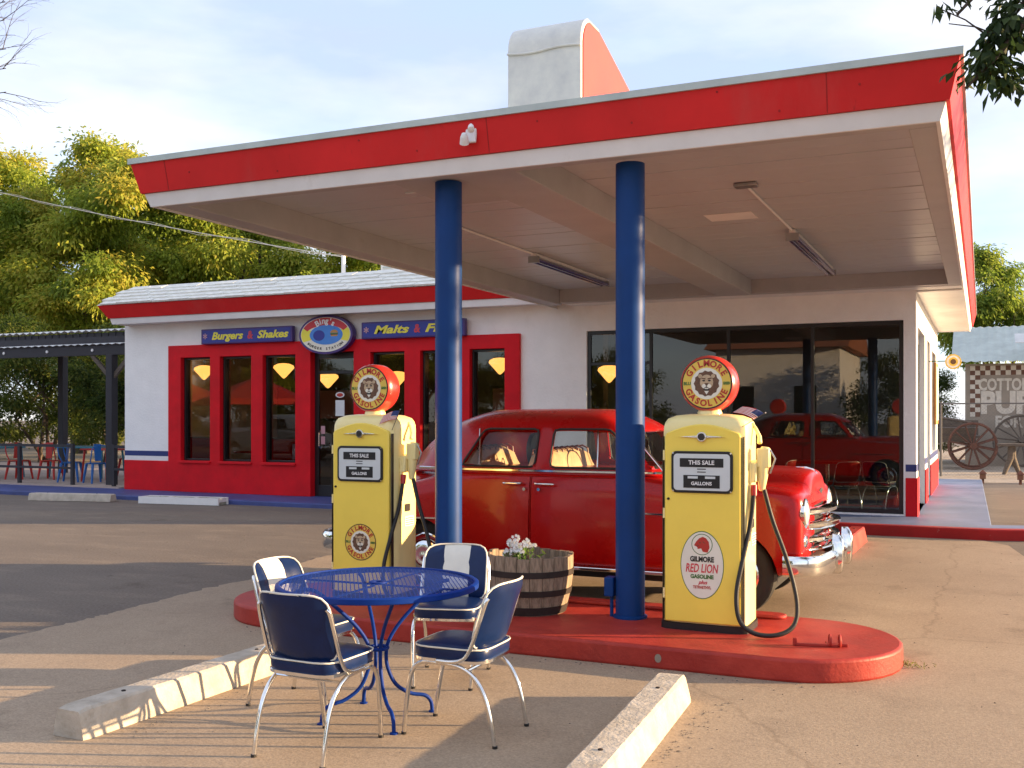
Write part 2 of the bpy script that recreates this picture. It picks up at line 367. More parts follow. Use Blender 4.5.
def arc(cx, cy, r, a0, a1, n): return [(cx + r * math.cos(rad(a0 + (a1 - a0) * i / n)), cy + r * math.sin(rad(a0 + (a1 - a0) * i / n))) for i in range(n + 1)]
def rrect(x0, x1, z0, z1, r, n=5):
    return arc(x1 - r, z0 + r, r, -90, 0, n) + arc(x1 - r, z1 - r, r, 0, 90, n) + arc(x0 + r, z1 - r, r, 90, 180, n) + arc(x0 + r, z0 + r, r, 180, 270, n)
def spline(pts, n=6):
    """Catmull-Rom through points"""
    P = [Vector(p) for p in pts]; P = [P[0] * 2 - P[1]] + P + [P[-1] * 2 - P[-2]]; out = []
    for i in range(1, len(P) - 2):
        for k in range(n):
            t = k / n; a, b, c, d = P[i - 1:i + 3]
            out.append(.5 * ((2 * b) + (c - a) * t + (2 * a - 5 * b + 4 * c - d) * t * t + (3 * b - a - 3 * c + d) * t ** 3))
    out.append(P[-2]); return out
def text_mesh(body, size, depth=0.0, bold=0.0, shear=0.0, width=1.0, align='CENTER', res=3):
    cu = bpy.data.curves.new('lettering', 'FONT'); cu.body = body; cu.size = size; cu.extrude = depth; cu.offset = bold; cu.shear = shear
    cu.align_x = align; cu.align_y = 'CENTER'; cu.resolution_u = res
    o = bpy.data.objects.new('tmp', cu); C.objects.link(o)
    bpy.context.view_layer.update()
    dg = bpy.context.evaluated_depsgraph_get()
    me = bpy.data.meshes.new_from_object(o.evaluated_get(dg))
    bpy.data.objects.remove(o); bpy.data.curves.remove(cu)
    if width != 1.0:
        for v in me.vertices: v.co.x *= width
    return me
def text(body, size, m, parent, loc, depth=.002, bold=0.0, shear=0.0, width=1.0, name='lettering', rot=(math.pi / 2, 0, 0), fit=None):
    me = text_mesh(body, size, depth, bold, shear, width)
    if fit:                                     # stretch to a given width
        xs = [v.co.x for v in me.vertices]; k = fit / (max(xs) - min(xs)); mid = (max(xs) + min(xs)) / 2
        for v in me.vertices: v.co.x = (v.co.x - mid) * k
    me.materials.clear(); me.materials.append(M[m])
    return link(name, me, parent, loc=loc, rot=rot)
def arc_text(body, R, a_mid, spread, size, m, parent, c, y, flip=False, depth=.0008, bold=0.002, wscale=1.0, ez=1.0):
    """letters round a circle in a plane facing -Y, joined as one lettering"""
    bm = bmesh.new(); n = len(body)
    for i, ch in enumerate(body):
        if ch == ' ': continue
        t = (i - (n - 1) / 2) / max(1, n - 1)
        a = a_mid - spread * t if not flip else a_mid + spread * t
        me = text_mesh(ch, size, depth, bold, 0, wscale)
        ph = a - 90 if not flip else a + 90
        X = Matrix.Translation((c[0] + R * math.cos(rad(a)), y, c[1] + R * ez * math.sin(rad(a)))) @ Matrix.Rotation(-rad(ph), 4, 'Y') @ Matrix.Rotation(math.pi / 2, 4, 'X')
        me.transform(X); bm.from_mesh(me); bpy.data.meshes.remove(me)
    me = bpy.data.meshes.new('lettering'); bm.to_mesh(me); bm.free(); me.materials.append(M[m])
    return link('lettering', me, parent)
def evaluated(o, name, mats, smooth=40):
    """freeze an object's modifiers into a mesh"""
    bpy.context.view_layer.update()
    me = bpy.data.meshes.new_from_object(o.evaluated_get(bpy.context.evaluated_depsgraph_get()))
    me.name = name; me.materials.clear()
    for m in mats: me.materials.append(M[m])
    me.polygons.foreach_set('use_smooth', [True] * len(me.polygons)); me.set_sharp_from_angle(angle=rad(smooth))
    return me

# ---------------------------------------------------------------- the setting
struct(MB().add([(-300, -200, 0), (300, -200, 0), (300, 400, 0), (-300, 400, 0)], [(0, 1, 2, 3)]).build('ground', 'asphalt'))
pad = [(-6.35, -8), (3.0, -8), (1.6, 5), (.75, 10.5), (.45, 13.2), (.30, 14.3), (.0, 14.75), (-6.2, 14.75)]
re_ = random.Random(21); ep = [(v.x, v.y) for v in spline([(-6.2, 14.75, 0), (-6.95, 13.0, 0), (-6.9, 10.2, 0), (-6.62, 8.4, 0), (-6.55, 6.6, 0), (-6.42, 5.2, 0), (-6.35, 0, 0), (-6.35, -8, 0)], 26)]
pad += [(x + re_.gauss(0, .016) + .03 * math.sin(y * 3.1), y) for x, y in ep[1:-1]]
struct(MB().prism(pad, -.05, .006).build('concrete_pad', 'concrete'))
struct(MB().add([(-40, 27.6, .004), (60, 27.6, .004), (60, 60, .004), (-40, 60, .004)], [(0, 1, 2, 3)]).build('gravel_yard', 'gravel'))
struct(MB().prism([(-30, 15.1), (-6.4, 15.1), (-6.4, 24.6), (-30, 24.6)], -.05, .085).build('sidewalk', 'blue_kerb', bevel=.02))
walk = [(-6.398, 14.99), (-.2, 14.99), (.1, 14.99), (.6, 15.15), (2.6, 15.75), (2.6, 16.25), (.12, 15.6), (.0, 26.6), (-6.398, 26.6)]
struct(MB().prism(walk, -.05, .13).build('walkway', 'blue_walk', bevel=.012))
kerb = [(-6.4, 14.8), (-.2, 14.8), (.1, 14.8), (.62, 14.95), (2.6, 15.56), (2.6, 15.745), (.6, 15.145), (.1, 14.985), (-.2, 14.985), (-6.4, 14.985)]
struct(MB().prism(kerb, -.05, .145).build('kerb', 'red_kerb', bevel=.018))
struct(MB().prism([(-40, 16.45), (-16.6, 16.45), (-16.6, 24), (-40, 24)], -.05, .115).build('patio_slab', 'patio_floor'))
struct(MB().prism([(.95, 27.75), (7, 27.75), (7, 27.93), (.95, 27.93)], 0, .11).build('yard_kerb', 'concrete_stop', bevel=.02))
# raised pump island
def stadium(x0, x1, y0, y1, n=18):
    r = (y1 - y0) / 2; cy = (y0 + y1) / 2
    return arc(x1 - r, cy, r, -90, 90, n) + arc(x0 + r, cy, r, 90, 270, n)
isl = thing('pump_island', 'long red painted concrete island with rounded ends under the two pumps', 'island', (-3.04, 7.08, 0))
io = MB().prism(stadium(-2.59, 2.58, -.69, .69), 0, .15); io.build('kerb_block', 'red_island', isl, smooth=35, bevel=.022, seg=3)
MB().prism(stadium(-2.1, 1.75, .50, .66), .149, .178).build('back_rib', 'red_island', isl, smooth=35, bevel=.012)
MB().disc(1.16, .075, .022, .028, -.6925, 14).build('drain_plug', 'dull_metal', isl)

# ---------------------------------------------------------------- restaurant building
B = thing('burger_restaurant', 'low white stucco burger restaurant with red window wall and shingled eave', 'building', (-8.6, 16.4, .1))
def W(mb, name, m, parent=None, **k):         # building geometry written in world coordinates
    p = parent or B
    base = Vector((-8.6, 16.4, .1))
    mb.v = [tuple(Vector(v) - base) for v in mb.v]
    return mb.build(name, m, p, **k)
WY = 16.4
FX0, FX1, FZ1 = -15.13, -7.28, 3.05
ops = [(-14.80, -14.05), (-13.80, -13.03), (-12.75, -11.98), (-10.29, -9.57), (-9.24, -8.52), (-8.24, -7.56)]
DX0, DX1, DZ1 = -11.63, -10.66, 2.83
BX0, BX1, BZ0, BZ1 = -6.07, -1.06, .155, 3.05
holes = [(FX0 + .03, FX1 - .03, .0, FZ1 - .03), (BX0, BX1, BZ0, BZ1)]
SX = -.885
w = MB().grid_wall(-16.37, SX, .05, 3.72, holes, WY, WY + .22)
w.grid_wall(WY + .22, 24.4, .05, 3.72, [(16.85, 18.95, .13, 2.98), (19.75, 20.9, .13, 2.98), (21.7, 23.6, .9, 2.9)], SX, SX - .22, axis='y')
w.box(-16.37, WY + .22, .05, -16.15, 24.4, 3.72); w.box(-16.15, 24.18, .05, SX - .22, 24.4, 3.72)
W(w, 'wall', 'white_stucco', merge=.0005)
# red proud surround of the left window wall
fr = MB().grid_wall(FX0, FX1, .085, FZ1, [(a, b, .72, 2.80) for a, b in ops] + [(DX0, DX1, .0, DZ1)], WY - .075, WY + .18)
W(fr, 'window_surround', 'red_paint', merge=.0005, bevel=.008)
for a, b in ops: W(MB().box(a - .02, WY - .12, .67, b + .02, WY - .076, .712), 'sill', 'red_paint', bevel=.006)
# low red base and blue and white lines on the white wall
def bands(x0, x1, y0, y1):
    for nm, m, z0, z1, t in (('wainscot', 'red_paint', .085, .70, .02), ('white_stripe', 'letter_white', .70, .79, .006), ('blue_stripe', 'stripe_blue', .795, .90, .006)):
        if y0 == y1: W(MB().box(x0, y0 - t, z0, x1, y0 - .001, z1), nm, m, bevel=.004)
        else: W(MB().box(x0 + .001, y0, z0, x0 + t, y1, z1), nm, m, bevel=.004)
bands(-16.37, FX0 - .002, WY, WY); bands(FX1 + .002, BX0 - .03, WY, WY); bands(BX1 + .03, SX, WY, WY)
bands(SX, SX, WY - .02, 16.845); bands(SX, SX, 18.955, 19.745); bands(SX, SX, 20.905, 24.4)
def window(x0, x1, z0, z1, y, t=.05, mull=(), trans=None, name='window', dep=.06, low=None):
    fm = MB()
    fm.box(x0, y - dep / 2, z0, x0 + t, y + dep / 2, z1); fm.box(x1 - t, y - dep / 2, z0, x1, y + dep / 2, z1)
    fm.box(x0 + t, y - dep / 2, z1 - t, x1 - t, y + dep / 2, z1); fm.box(x0 + t, y - dep / 2, z0, x1 - t, y + dep / 2, z0 + (low or t))
    for m in mull: fm.box(m - .025, y - dep / 2, z0 + (low or t), m + .025, y + dep / 2, z1 - t)
    if trans: fm.box(x0 + t, y - dep / 2, trans[1], trans[0] - .025, y + dep / 2, trans[1] + .05)
    fo = W(fm, name, 'dark_frame', bevel=.004)
    xs = [x0 + t] + list(mull) + [x1 - t]
    for a, b in zip(xs[:-1], xs[1:]):
        MBp = MB().box(a - .01, y - .004, z0 + (low or t) - .01, b + .01, y + .004, z1 - t + .01)
        MBp.v = [tuple(Vector(v) - Vector((-8.6, 16.4, .1))) for v in MBp.v]
        MBp.build('pane', 'window_glass', fo)
    return fo
for a, b in ops: window(a + .004, b - .004, .724, 2.796, WY + .10, t=.035, dep=.15)
window(BX0 + .004, BX1 - .004, BZ0 + .004, BZ1 - .004, WY + .07, t=.06, mull=(-4.96, -3.68, -2.38), trans=(-4.96, 2.47))
for y0, y1, z0 in ((16.85, 18.95, .134), (19.75, 20.9, .134), (21.7, 23.6, .904)):       # side wall glazing
    f = MB().box(SX - .15, y0 + .004, z0, SX - .09, y0 + .06, 2.89); f.box(SX - .15, y1 - .06, z0, SX - .09, y1 - .004, 2.89); f.box(SX - .15, y0 + .06, 2.83, SX - .09, y1 - .06, 2.89); f.box(SX - .15, y0 + .06, z0, SX - .09, y1 - .06, z0 + .08)
    fo = W(f, 'window', 'dark_frame')
    p = MB().box(SX - .124, y0 + .05, z0 + .07, SX - .116, y1 - .05, 2.84); p.v = [tuple(Vector(v) - Vector((-8.6, 16.4, .1))) for v in p.v]; p.build('pane', 'window_glass', fo)
# entrance door
dm = MB(); dy = WY + .10
dm.box(DX0 + .003, dy - .03, .09, DX0 + .09, dy + .03, DZ1 - .003); dm.box(DX1 - .09, dy - .03, .09, DX1 - .003, dy + .03, DZ1 - .003)
dm.box(DX0 + .09, dy - .03, DZ1 - .12, DX1 - .09, dy + .03, DZ1 - .003); dm.box(DX0 + .09, dy - .03, .09, DX1 - .09, dy + .03, .30); dm.box(DX0 + .09, dy - .03, 2.42, DX1 - .09, dy + .03, 2.48)
door = W(dm, 'door', 'dark_frame', bevel=.004)
bs = Vector((-8.6, 16.4, .1))
def child(mb, name, m, p, **k):
    mb.v = [tuple(Vector(v) - bs) for v in mb.v]; return mb.build(name, m, p, **k)
child(MB().box(DX0 + .085, dy - .004, .29, DX1 - .085, dy + .004, 2.43), 'pane', 'window_glass', door)
child(MB().box(DX0 + .085, dy - .004, 2.47, DX1 - .085, dy + .004, DZ1 - .11), 'pane', 'window_glass', door)
child(MB().tube([(DX0 + .14, dy - .03, 1.0), (DX0 + .14, dy - .09, 1.05), (DX0 + .14, dy - .09, 1.3), (DX0 + .14, dy - .03, 1.35)], .012), 'handle', 'chrome', door, smooth=40)
child(MB().box(-11.17, dy - .010, 1.62, -10.97, dy - .006, 1.92), 'notice', 'paper', door)
for z in (1.08, 1.28): child(MB().box(-11.50, dy - .010, z, -11.41, dy - .006, z + .15), 'notice', 'rose', door)
child(MB().prismY([(-11.07 + .10 * math.cos(a * .35), 2.02 + .055 * math.sin(a * .35)) for a in range(18)], dy - .010, dy - .006), 'notice', 'paper', door)
child(MB().prismY([(-11.07 + .07 * math.cos(a * .35), 2.02 + .035 * math.sin(a * .35)) for a in range(18)], dy - .013, dy - .0105), 'notice', 'emblem_red', door)
child(MB().box(-12.20, WY + .135, .78, -12.03, WY + .139, 1.08), 'notice', 'rose', B)
# eave of the left wing: red leaning fascia, white trim, shingled slope
EY = 15.95; EX0, EX1 = -16.27, -6.60
def eave(o, z): return [(EX0 - o, EY - o, z), (EX1, EY - o, z)]
def eave_strip(o0, z0, o1, z1, t=.03):
    mb = MB()
    for (oa, za), (ob, zb) in (((o0, z0), (o1, z1)),):
        a = [(EX1, EY - oa, za), (EX0 - oa, EY - oa, za), (EX0 - oa, 24.4, za)]; b = [(EX1, EY - ob, zb), (EX0 - ob, EY - ob, zb), (EX0 - ob, 24.4, zb)]
        ai = [(EX1, EY - oa + t, za), (EX0 - oa + t, EY - oa + t, za), (EX0 - oa + t, 24.4, za)]; bi = [(EX1, EY - ob + t, zb), (EX0 - ob + t, EY - ob + t, zb), (EX0 - ob + t, 24.4, zb)]
        mb.loft([[p, q, r, s_] for p, q, r, s_ in zip(a, b, bi, ai)])
    return mb
W(eave_strip(0, 3.50, .03, 3.618), 'eave_trim', 'white_paint')
W(eave_strip(.055, 3.622, .20, 3.875), 'fascia', 'red_fascia')
W(MB().box(EX0 + .03, EY + .03, 3.52, EX1, WY - .001, 3.56), 'eave_soffit', 'white_paint')
roof = W(MB().prismX([(EY - .19, 3.876), (16.45, 4.285), (24.3, 4.285), (24.3, 3.876)], EX0 + .03, EX1), 'roof', 'shingle')
W(MB().add([(EX0 - .21, EY - .21, 3.877), (EX0 + .03, 16.45, 4.29), (EX0 + .03, 24.4, 4.29), (EX0 - .21, 24.4, 3.877), (EX0 + .03, EY - .19, 3.877)], [(0, 1, 2, 3), (0, 4, 1)]), 'roof_hip', 'shingle')
slope = Vector((0, 16.45 - (EY - .21), 4.30 - 3.885)); sl_len = slope.length; sdir = slope.normalized(); ang = math.atan2(slope.z, slope.y)
NC = 5; cw = sl_len / NC; shw = .46
shm = [MB().prismX([(-.02, .004), (cw + .03, .002), (cw + .03, .010), (-.02, .032 + .006 * k)], .004, shw - .004).mesh('shingle', 'shingle') for k in range(3)]
rr = random.Random(3)
for c in range(NC):
    p0 = Vector((0, EY - .21, 3.885)) + sdir * (c * cw)
    x = EX0 - .21 + .05 * c - (c % 2) * shw / 2 + .1
    while x < EX1 - .1:
        xa = max(x, EX0 - .21 + .045 * c)
        o = link('shingle', shm[rr.randrange(3)], roof, loc=tuple(Vector((xa, p0.y + rr.uniform(-.012, .012), p0.z + rr.uniform(0, .004))) - bs), rot=(ang, 0, 0))
        x += shw
# roof deck of the pump-bay wing behind the canopy front is the canopy slab; interior
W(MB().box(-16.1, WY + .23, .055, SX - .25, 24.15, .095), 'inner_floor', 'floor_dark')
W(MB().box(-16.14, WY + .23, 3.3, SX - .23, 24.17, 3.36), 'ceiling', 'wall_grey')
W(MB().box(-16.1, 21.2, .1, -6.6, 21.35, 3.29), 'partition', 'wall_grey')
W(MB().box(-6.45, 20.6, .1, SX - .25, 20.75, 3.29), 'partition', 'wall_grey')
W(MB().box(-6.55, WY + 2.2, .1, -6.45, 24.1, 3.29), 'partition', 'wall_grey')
W(MB().box(-12.8, 19.9, .1, -8.2, 20.4, 1.05), 'counter', 'cafe_red', bevel=.02)
for x, lb in ((-15.3, 'red booth bench behind the leftmost window'), (-13.1, 'red booth bench behind the third window'), (-8.9, 'red booth bench behind the window beside the column')):
    bt_ = thing('booth_bench', lb, 'booth', (x, 17.7, .095), 0, 'booths inside the restaurant')
    MB().box(-.25, -.6, 0, .25, .6, .44).build('seat', 'cafe_red', bt_, bevel=.03); MB().box(-.32, -.6, .0, -.20, .6, 1.05).build('back', 'cafe_red', bt_, bevel=.03); MB().box(-.34, -.62, 1.05, -.18, .62, 1.08).build('cap_rail', 'chrome', bt_)

# ---------------------------------------------------------------- canopy over the pumps
K = thing('canopy', 'flat white and red station canopy on two round blue columns', 'canopy', (-3.4, 7.24, .15))
kb = Vector((-3.4, 7.24, .15))
def Kp(mb, name, m, parent=None, **k):
    mb.v = [tuple(Vector(v) - kb) for v in mb.v]; return mb.build(name, m, parent or K, **k)
CL, CR, CF, CB = -6.61, -.235, 6.92, 24.6
def ringpts(o, z): return [(CL - o, CB, z), (CL - o, CF - o, z), (CR + o, CF - o, z), (CR + o, CB, z)]
def ringstrip(o0, z0, o1, z1, t=.025):
    a, b, bi, ai = ringpts(o0, z0), ringpts(o1, z1), ringpts(o1 - t, z1), ringpts(o0 - t, z0)
    return MB().loft([[p, q, r, s_] for p, q, r, s_ in zip(a, b, bi, ai)])
Kp(ringstrip(0, 3.445, .035, 3.553), 'trim', 'white_paint')
# red fascia in butted sheet lengths
Kp(ringstrip(.058, 3.556, .118, 3.808), 'fascia', 'red_fascia')
for x in (-6.35, -3.3, -.9):
    Kp(MB().loft([[(x - .004, CF - .0595, 3.56), (x + .004, CF - .0595, 3.56), (x + .004, CF - .057, 3.56), (x - .004, CF - .057, 3.56)], [(x - .004, CF - .1185, 3.804), (x + .004, CF - .1185, 3.804), (x + .004, CF - .116, 3.804), (x - .004, CF - .116, 3.804)]]), 'sheet_joint', 'red_kerb')
for k, (x, f_) in enumerate(((-6.1, .5), (-5.2, .2), (-4.4, .8), (-3.9, .3), (-2.9, .7), (-2.2, .35), (-1.6, .85), (-1.2, .2), (-.7, .6))):
    Kp(MB().prismY(arc(x, 3.556 + .252 * f_, .008, 0, 320, 9), CF - .061 - .06 * f_, CF - .052 - .06 * f_), 'nail_head', 'red_kerb')
Kp(ringstrip(.135, 3.800, .135, 3.848, .05), 'roof_edging', 'galvanised')
Kp(MB().box(CL - .08, CF - .08, 3.78, CR + .08, CB, 3.838), 'roof_deck', 'galvanised')
Kp(MB().box(CL, CF, 3.72, CR, CB, 3.775), 'soffit_backing', 'dull_metal')
SZ = 3.70
Kp(MB().box(CL + .01, CF + .02, 3.46, CR - .01, 7.10, SZ + .015), 'beam', 'beam_paint', bevel=.008)
Kp(MB().box(CL + .01, 7.102, 3.46, CL + .26, 16.0, SZ + .015), 'beam', 'beam_paint', bevel=.008)
Kp(MB().box(-3.70, 7.102, 3.464, -3.20, 15.86, SZ + .015), 'beam', 'beam_paint', bevel=.008)
Kp(MB().box(-4.27, 7.104, 3.468, -3.702, 8.05, SZ + .015), 'beam', 'beam_paint', bevel=.008)
Kp(MB().box(-.43, 7.102, 3.46, CR - .01, 11.0, SZ + .015), 'beam', 'beam_paint', bevel=.008)
Kp(MB().box(-.43, 11.012, 3.463, CR - .01, 15.86, SZ + .015), 'beam', 'beam_paint', bevel=.008)
Kp(MB().box(CL + .262, 15.862, 3.485, CR - .02, 16.03, SZ + .015), 'beam', 'beam_paint', bevel=.008)
Kp(MB().box(CL + .3, 16.032, 3.478, CR - .02, 16.396, 3.50), 'wall_soffit', 'white_paint')
Kp(MB().box(SX + .003, 16.40, 3.452, CR - .02, 24.5, 3.475), 'side_soffit', 'white_paint')
bw = .292; y = 7.104; k = 0; rr = random.Random(5)
bmesh_l = {}
while y < 15.8:
    y1 = min(y + bw, 15.86)
    for x0, x1 in ((CL + .262, -4.272 if y < 8.05 else -3.702), (-3.198, -.432)):
        key = (round(x1 - x0, 3), round(y1 - y, 3))
        if key not in bmesh_l: bmesh_l[key] = MB().box(0, .004, 0, x1 - x0, y1 - y - .004, .02).mesh('soffit_board', 'soffit_paint')
        o = link('soffit_board', bmesh_l[key], K, bevel=.003, loc=tuple(Vector((x0, y, SZ + rr.uniform(-.003, .004))) - kb), seg=1)
    y = y1
Kp(MB().box(-2.62, 10.55, SZ - .008, -2.13, 10.93, SZ - .0035), 'patch_panel', 'white_paint')
for cx, top in ((-2.34, 3.459), (-3.84, 3.463)):
    col = Kp(MB().lathe([(.106, .148), (.106, top)], (cx, 7.24), 40), 'column', 'blue_paint', smooth=40)
    c2 = MB().lathe([(.125, .151), (.125, .165), (.112, .172)], (cx, 7.24), 40); c2.v = [tuple(Vector(v) - kb) for v in c2.v]; c2.build('base_ring', 'blue_paint', col, smooth=40)
jb = Kp(MB().box(-2.52, 7.17, .30, -2.45, 7.27, .44), 'switch_box', 'blue_paint', bevel=.008)
q = MB().tube([(-2.475, 7.22, .15), (-2.475, 7.22, .30)], .014); q.v = [tuple(Vector(v) - kb) for v in q.v]; q.build('conduit', 'blue_paint', jb, smooth=40)
# fluorescent battens
for i, (x, ya, yb, yc) in enumerate(((-1.92, 9.35, 11.75, 15.0), (-5.2, 9.9, 12.1, 14.85))):
    t = thing('tube_light', ('twin blue fluorescent batten on the soffit above the car bonnet side' if i == 0 else 'twin blue fluorescent batten on the soffit left of the main beam'), 'light', (x, yb, SZ - .004), 0, 'soffit tube lights')
    MB().box(-.035, .0, -.04, .035, yc - yb, 0).build('batten', 'white_paint', t, bevel=.006)
    for s in (-1, 1):
        tb = MB().tube([(s * .042, .03, -.088), (s * .042, yc - yb - .03, -.088)], .030, 12).build('tube', 'tube_glass', t, smooth=40)
    for yy in (.0, yc - yb - .04): MB().box(-.07, yy, -.125, .07, yy + .04, -.041).build('end_cap', 'dull_metal', t)
    MB().tube([(0, ya - yb, -.014), (0, -.005, -.014)], .012, 8).build('conduit', 'white_paint', t, smooth=40)
    MB().box(-.1, ya - yb - .13, -.03, .1, ya - yb - .001, 0).build('junction_box', 'dull_metal', t, bevel=.005)
jt = thing('soffit_box', 'small grey electrical box on the soffit near the left column top', 'electrical box', (-4.55, 8.3, SZ - .004))
MB().box(-.06, -.05, -.04, .06, .05, 0).build('box_body', 'dull_metal', jt, bevel=.004); MB().tube([(-.3, 0, -.015), (-.06, 0, -.015)], .01).build('conduit', 'white_paint', jt)
# floodlight on the fascia
fx = thing('fascia_lamp', 'small white spotlight bracket on the red canopy fascia', 'lamp', (-3.43, CF - .10, 3.69))
MB().box(-.045, -.012, -.06, .045, .012, .06).build('plate', 'white_paint', fx, bevel=.006, rot=(rad(-13), 0, 0))
MB().lathe([(.008, -.06), (.035, -.05), (.03, .0), (.018, .03), (.005, .035)], (0, 0), 14).build('head', 'letter_white', fx, smooth=50, loc=(-.02, -.07, -.03), rot=(rad(35), rad(20), 0))
MB().lathe([(.008, -.05), (.026, -.045), (.022, .0), (.01, .03)], (0, 0), 14).build('head', 'letter_white', fx, smooth=50, loc=(.03, -.06, .045), rot=(rad(-40), rad(-25), 0))
# curved sheet pylon on the canopy roof
py = thing('roof_pylon', 'white rounded sheet metal pylon with red side standing on the canopy roof', 'pylon', (-3.99, 9.6, 3.84))
def pyl(o):
    z = 1.80 - o
    return [(0 + o, 0), (0 + o, z - .30 + o)] + [(.30 - (.30 - o) * math.cos(rad(a)), z - .30 + o * 0 + (.30 - o * 0) * math.sin(rad(a))) for a in range(12, 76, 12)] + [(.50, z - .02), (6.2 - o * 3.4, 0)]
MB().prismX(pyl(0), -.42, .38).build('shell', 'pylon_white', py, smooth=30, bevel=.012)
MB().prismX(pyl(.035), .375, .392).build('side_panel', 'pylon_red', py, smooth=30)
MB().tube([(x, -.012, 1.46 + .012 * math.sin(x * 9)) for x in np.linspace(-.42, .38, 12)], .012, 6).build('sheet_seam', 'pylon_white', py, smooth=50)
for (x, z, w_, r_) in ((-.28, 1.64, .22, .5), (.12, 1.66, .2, -.3)):
    MB().box(-w_ / 2, -.006, -.05, w_ / 2, .006, .05).build('loose_flap', 'pylon_white', py, loc=(x, .07, z), rot=(rad(-38), r_ * .3, 0))

# ---------------------------------------------------------------- signs on the restaurant
def bar_sign(x0, x1, z0, z1, label, a, b):
    t = thing('name_board', label, 'sign', ((x0 + x1) / 2, 16.32, z0)); w_ = (x1 - x0) / 2; h = z1 - z0
    MB().box(-w_, -.10, 0, w_, .0, h).build('board', 'purple_sign', t, bevel=.012)
    MB().box(-w_ + .04, -.104, .03, w_ - .04, -.1005, h - .03).build('face_panel', 'sign_blue', t)
    L_ = 2 * w_ - .45
    text(a, .20, 'letter_yellow', t, (-w_ + .26 + L_ * .23, -.108, h / 2), bold=.007, shear=.28, fit=L_ * .44)
    text('&', .21, 'letter_red', t, (-w_ + .27 + L_ * .54, -.108, h / 2), bold=.006, shear=.1, fit=.13)
    text(b, .20, 'letter_yellow', t, (-w_ + .30 + L_ * .83, -.108, h / 2), bold=.007, shear=.28, fit=L_ * .42)
    text('*', .24, 'rose', t, (-w_ + .11, -.108, h / 2 - .04), bold=.004)
bar_sign(-14.18, -11.97, 3.045, 3.345, 'purple board lettered Burgers and Shakes above the three left windows', 'Burgers', 'Shakes')
bar_sign(-10.42, -8.28, 3.035, 3.345, 'purple board lettered Malts and Fries partly behind the left column', 'Malts', 'Fries')
ov = thing('oval_sign', 'white oval sign with yellow sides and blue centre above the entrance door', 'sign', (-11.19, 16.32, 2.80))
def ell(rx, rz, n=48): return [(rx * math.cos(2 * math.pi * i / n), .345 + rz * math.sin(2 * math.pi * i / n)) for i in range(n)]
MB().prismY(ell(.60, .365), -.13, 0).build('rim', 'purple_sign', ov, smooth=40)
MB().prismY(ell(.555, .325), -.136, -.12).build('face', 'emblem_white', ov)
f = MB()
for a0, a1 in ((158, 205), (-25, 22)):
    A = [(.545 * math.cos(rad(a)), .345 + .315 * math.sin(rad(a))) for a in np.linspace(a0, a1, 10)]; Bq = [(.30 * math.cos(rad(a)), .345 + .20 * math.sin(rad(a))) for a in np.linspace(a1, a0, 10)]
    f.poly(A + Bq, -.138)
f.build('side_field', 'letter_yellow', ov)
A = [(.54 * math.cos(rad(a)), .345 + .315 * math.sin(rad(a))) for a in np.linspace(24, 156, 20)]; Bq = [(.44 * math.cos(rad(a)), .345 + .17 * math.sin(rad(a))) for a in np.linspace(156, 24, 20)]
MB().poly(A + Bq, -.139).build('banner', 'oval_red', ov)
MB().disc(.02, .34, .37, .185, -.1405).build('centre_field', 'oval_blue', ov)
arc_text("Bing's", .335, 90, 64, .155, 'letter_white', ov, (0, .265), -.142, bold=.005)
arc_text('BURGER STATION', .475, 270, 104, .066, 'emblem_black', ov, (0, .345), -.142, flip=True, bold=.002, ez=.565)
bg = MB(); bg.disc(.20, .375, .085, .055, -.142, 16, 0, math.pi); bg.mi = 1; bg.poly([(.11, .372), (.29, .372), (.285, .352), (.115, .352)], -.1425); bg.mi = 2; bg.poly([(.12, .351), (.28, .351), (.285, .335), (.115, .335)], -.142); bg.mi = 0; bg.poly([(.12, .334), (.28, .334), (.265, .308), (.135, .308)], -.142)
bg.build('burger_emblem', ['bun', 'emblem_green', 'lion_brown'], ov)
pl = MB(); pl.disc(-.14, .33, .13, .10, -.142, 24); pl.build('plain_roundel', 'sign_blue', ov)

# lit lamps hanging inside
lamp_xy = [(-15.65, 2.62, 18), (-13.50, 2.62, 18), (-12.38, 2.40, 18.0), (-10.72, 2.40, 18), (-8.43, 2.62, 18), (-6.22, 2.43, 18.0)]
plab = ['left edge of the leftmost window', 'third window from the left', 'entrance door', 'first window right of the door', 'window beside the big glazed front', 'left bay of the big glazed front']
LPm = MB(); LPm.lathe([(.015, -.20), (.05, -.17), (.22, .02), (.205, .07), (.12, .11), (.03, .12)], (0, 0), 10)
lsh = LPm.mesh('lamp_shade', 'lamp_glow', 50)
for (x, z, y), lb in zip(lamp_xy, plab):
    t = thing('pendant_lamp', 'glowing orange cone pendant lamp seen through the ' + lb, 'lamp', (x, y, z), 0, 'pendant lamps inside')
    link('lamp_shade', lsh, t)
    MB().tube([(0, 0, .12), (0, 0, 3.29 - z)], .008, 6).build('cord', 'black', t)

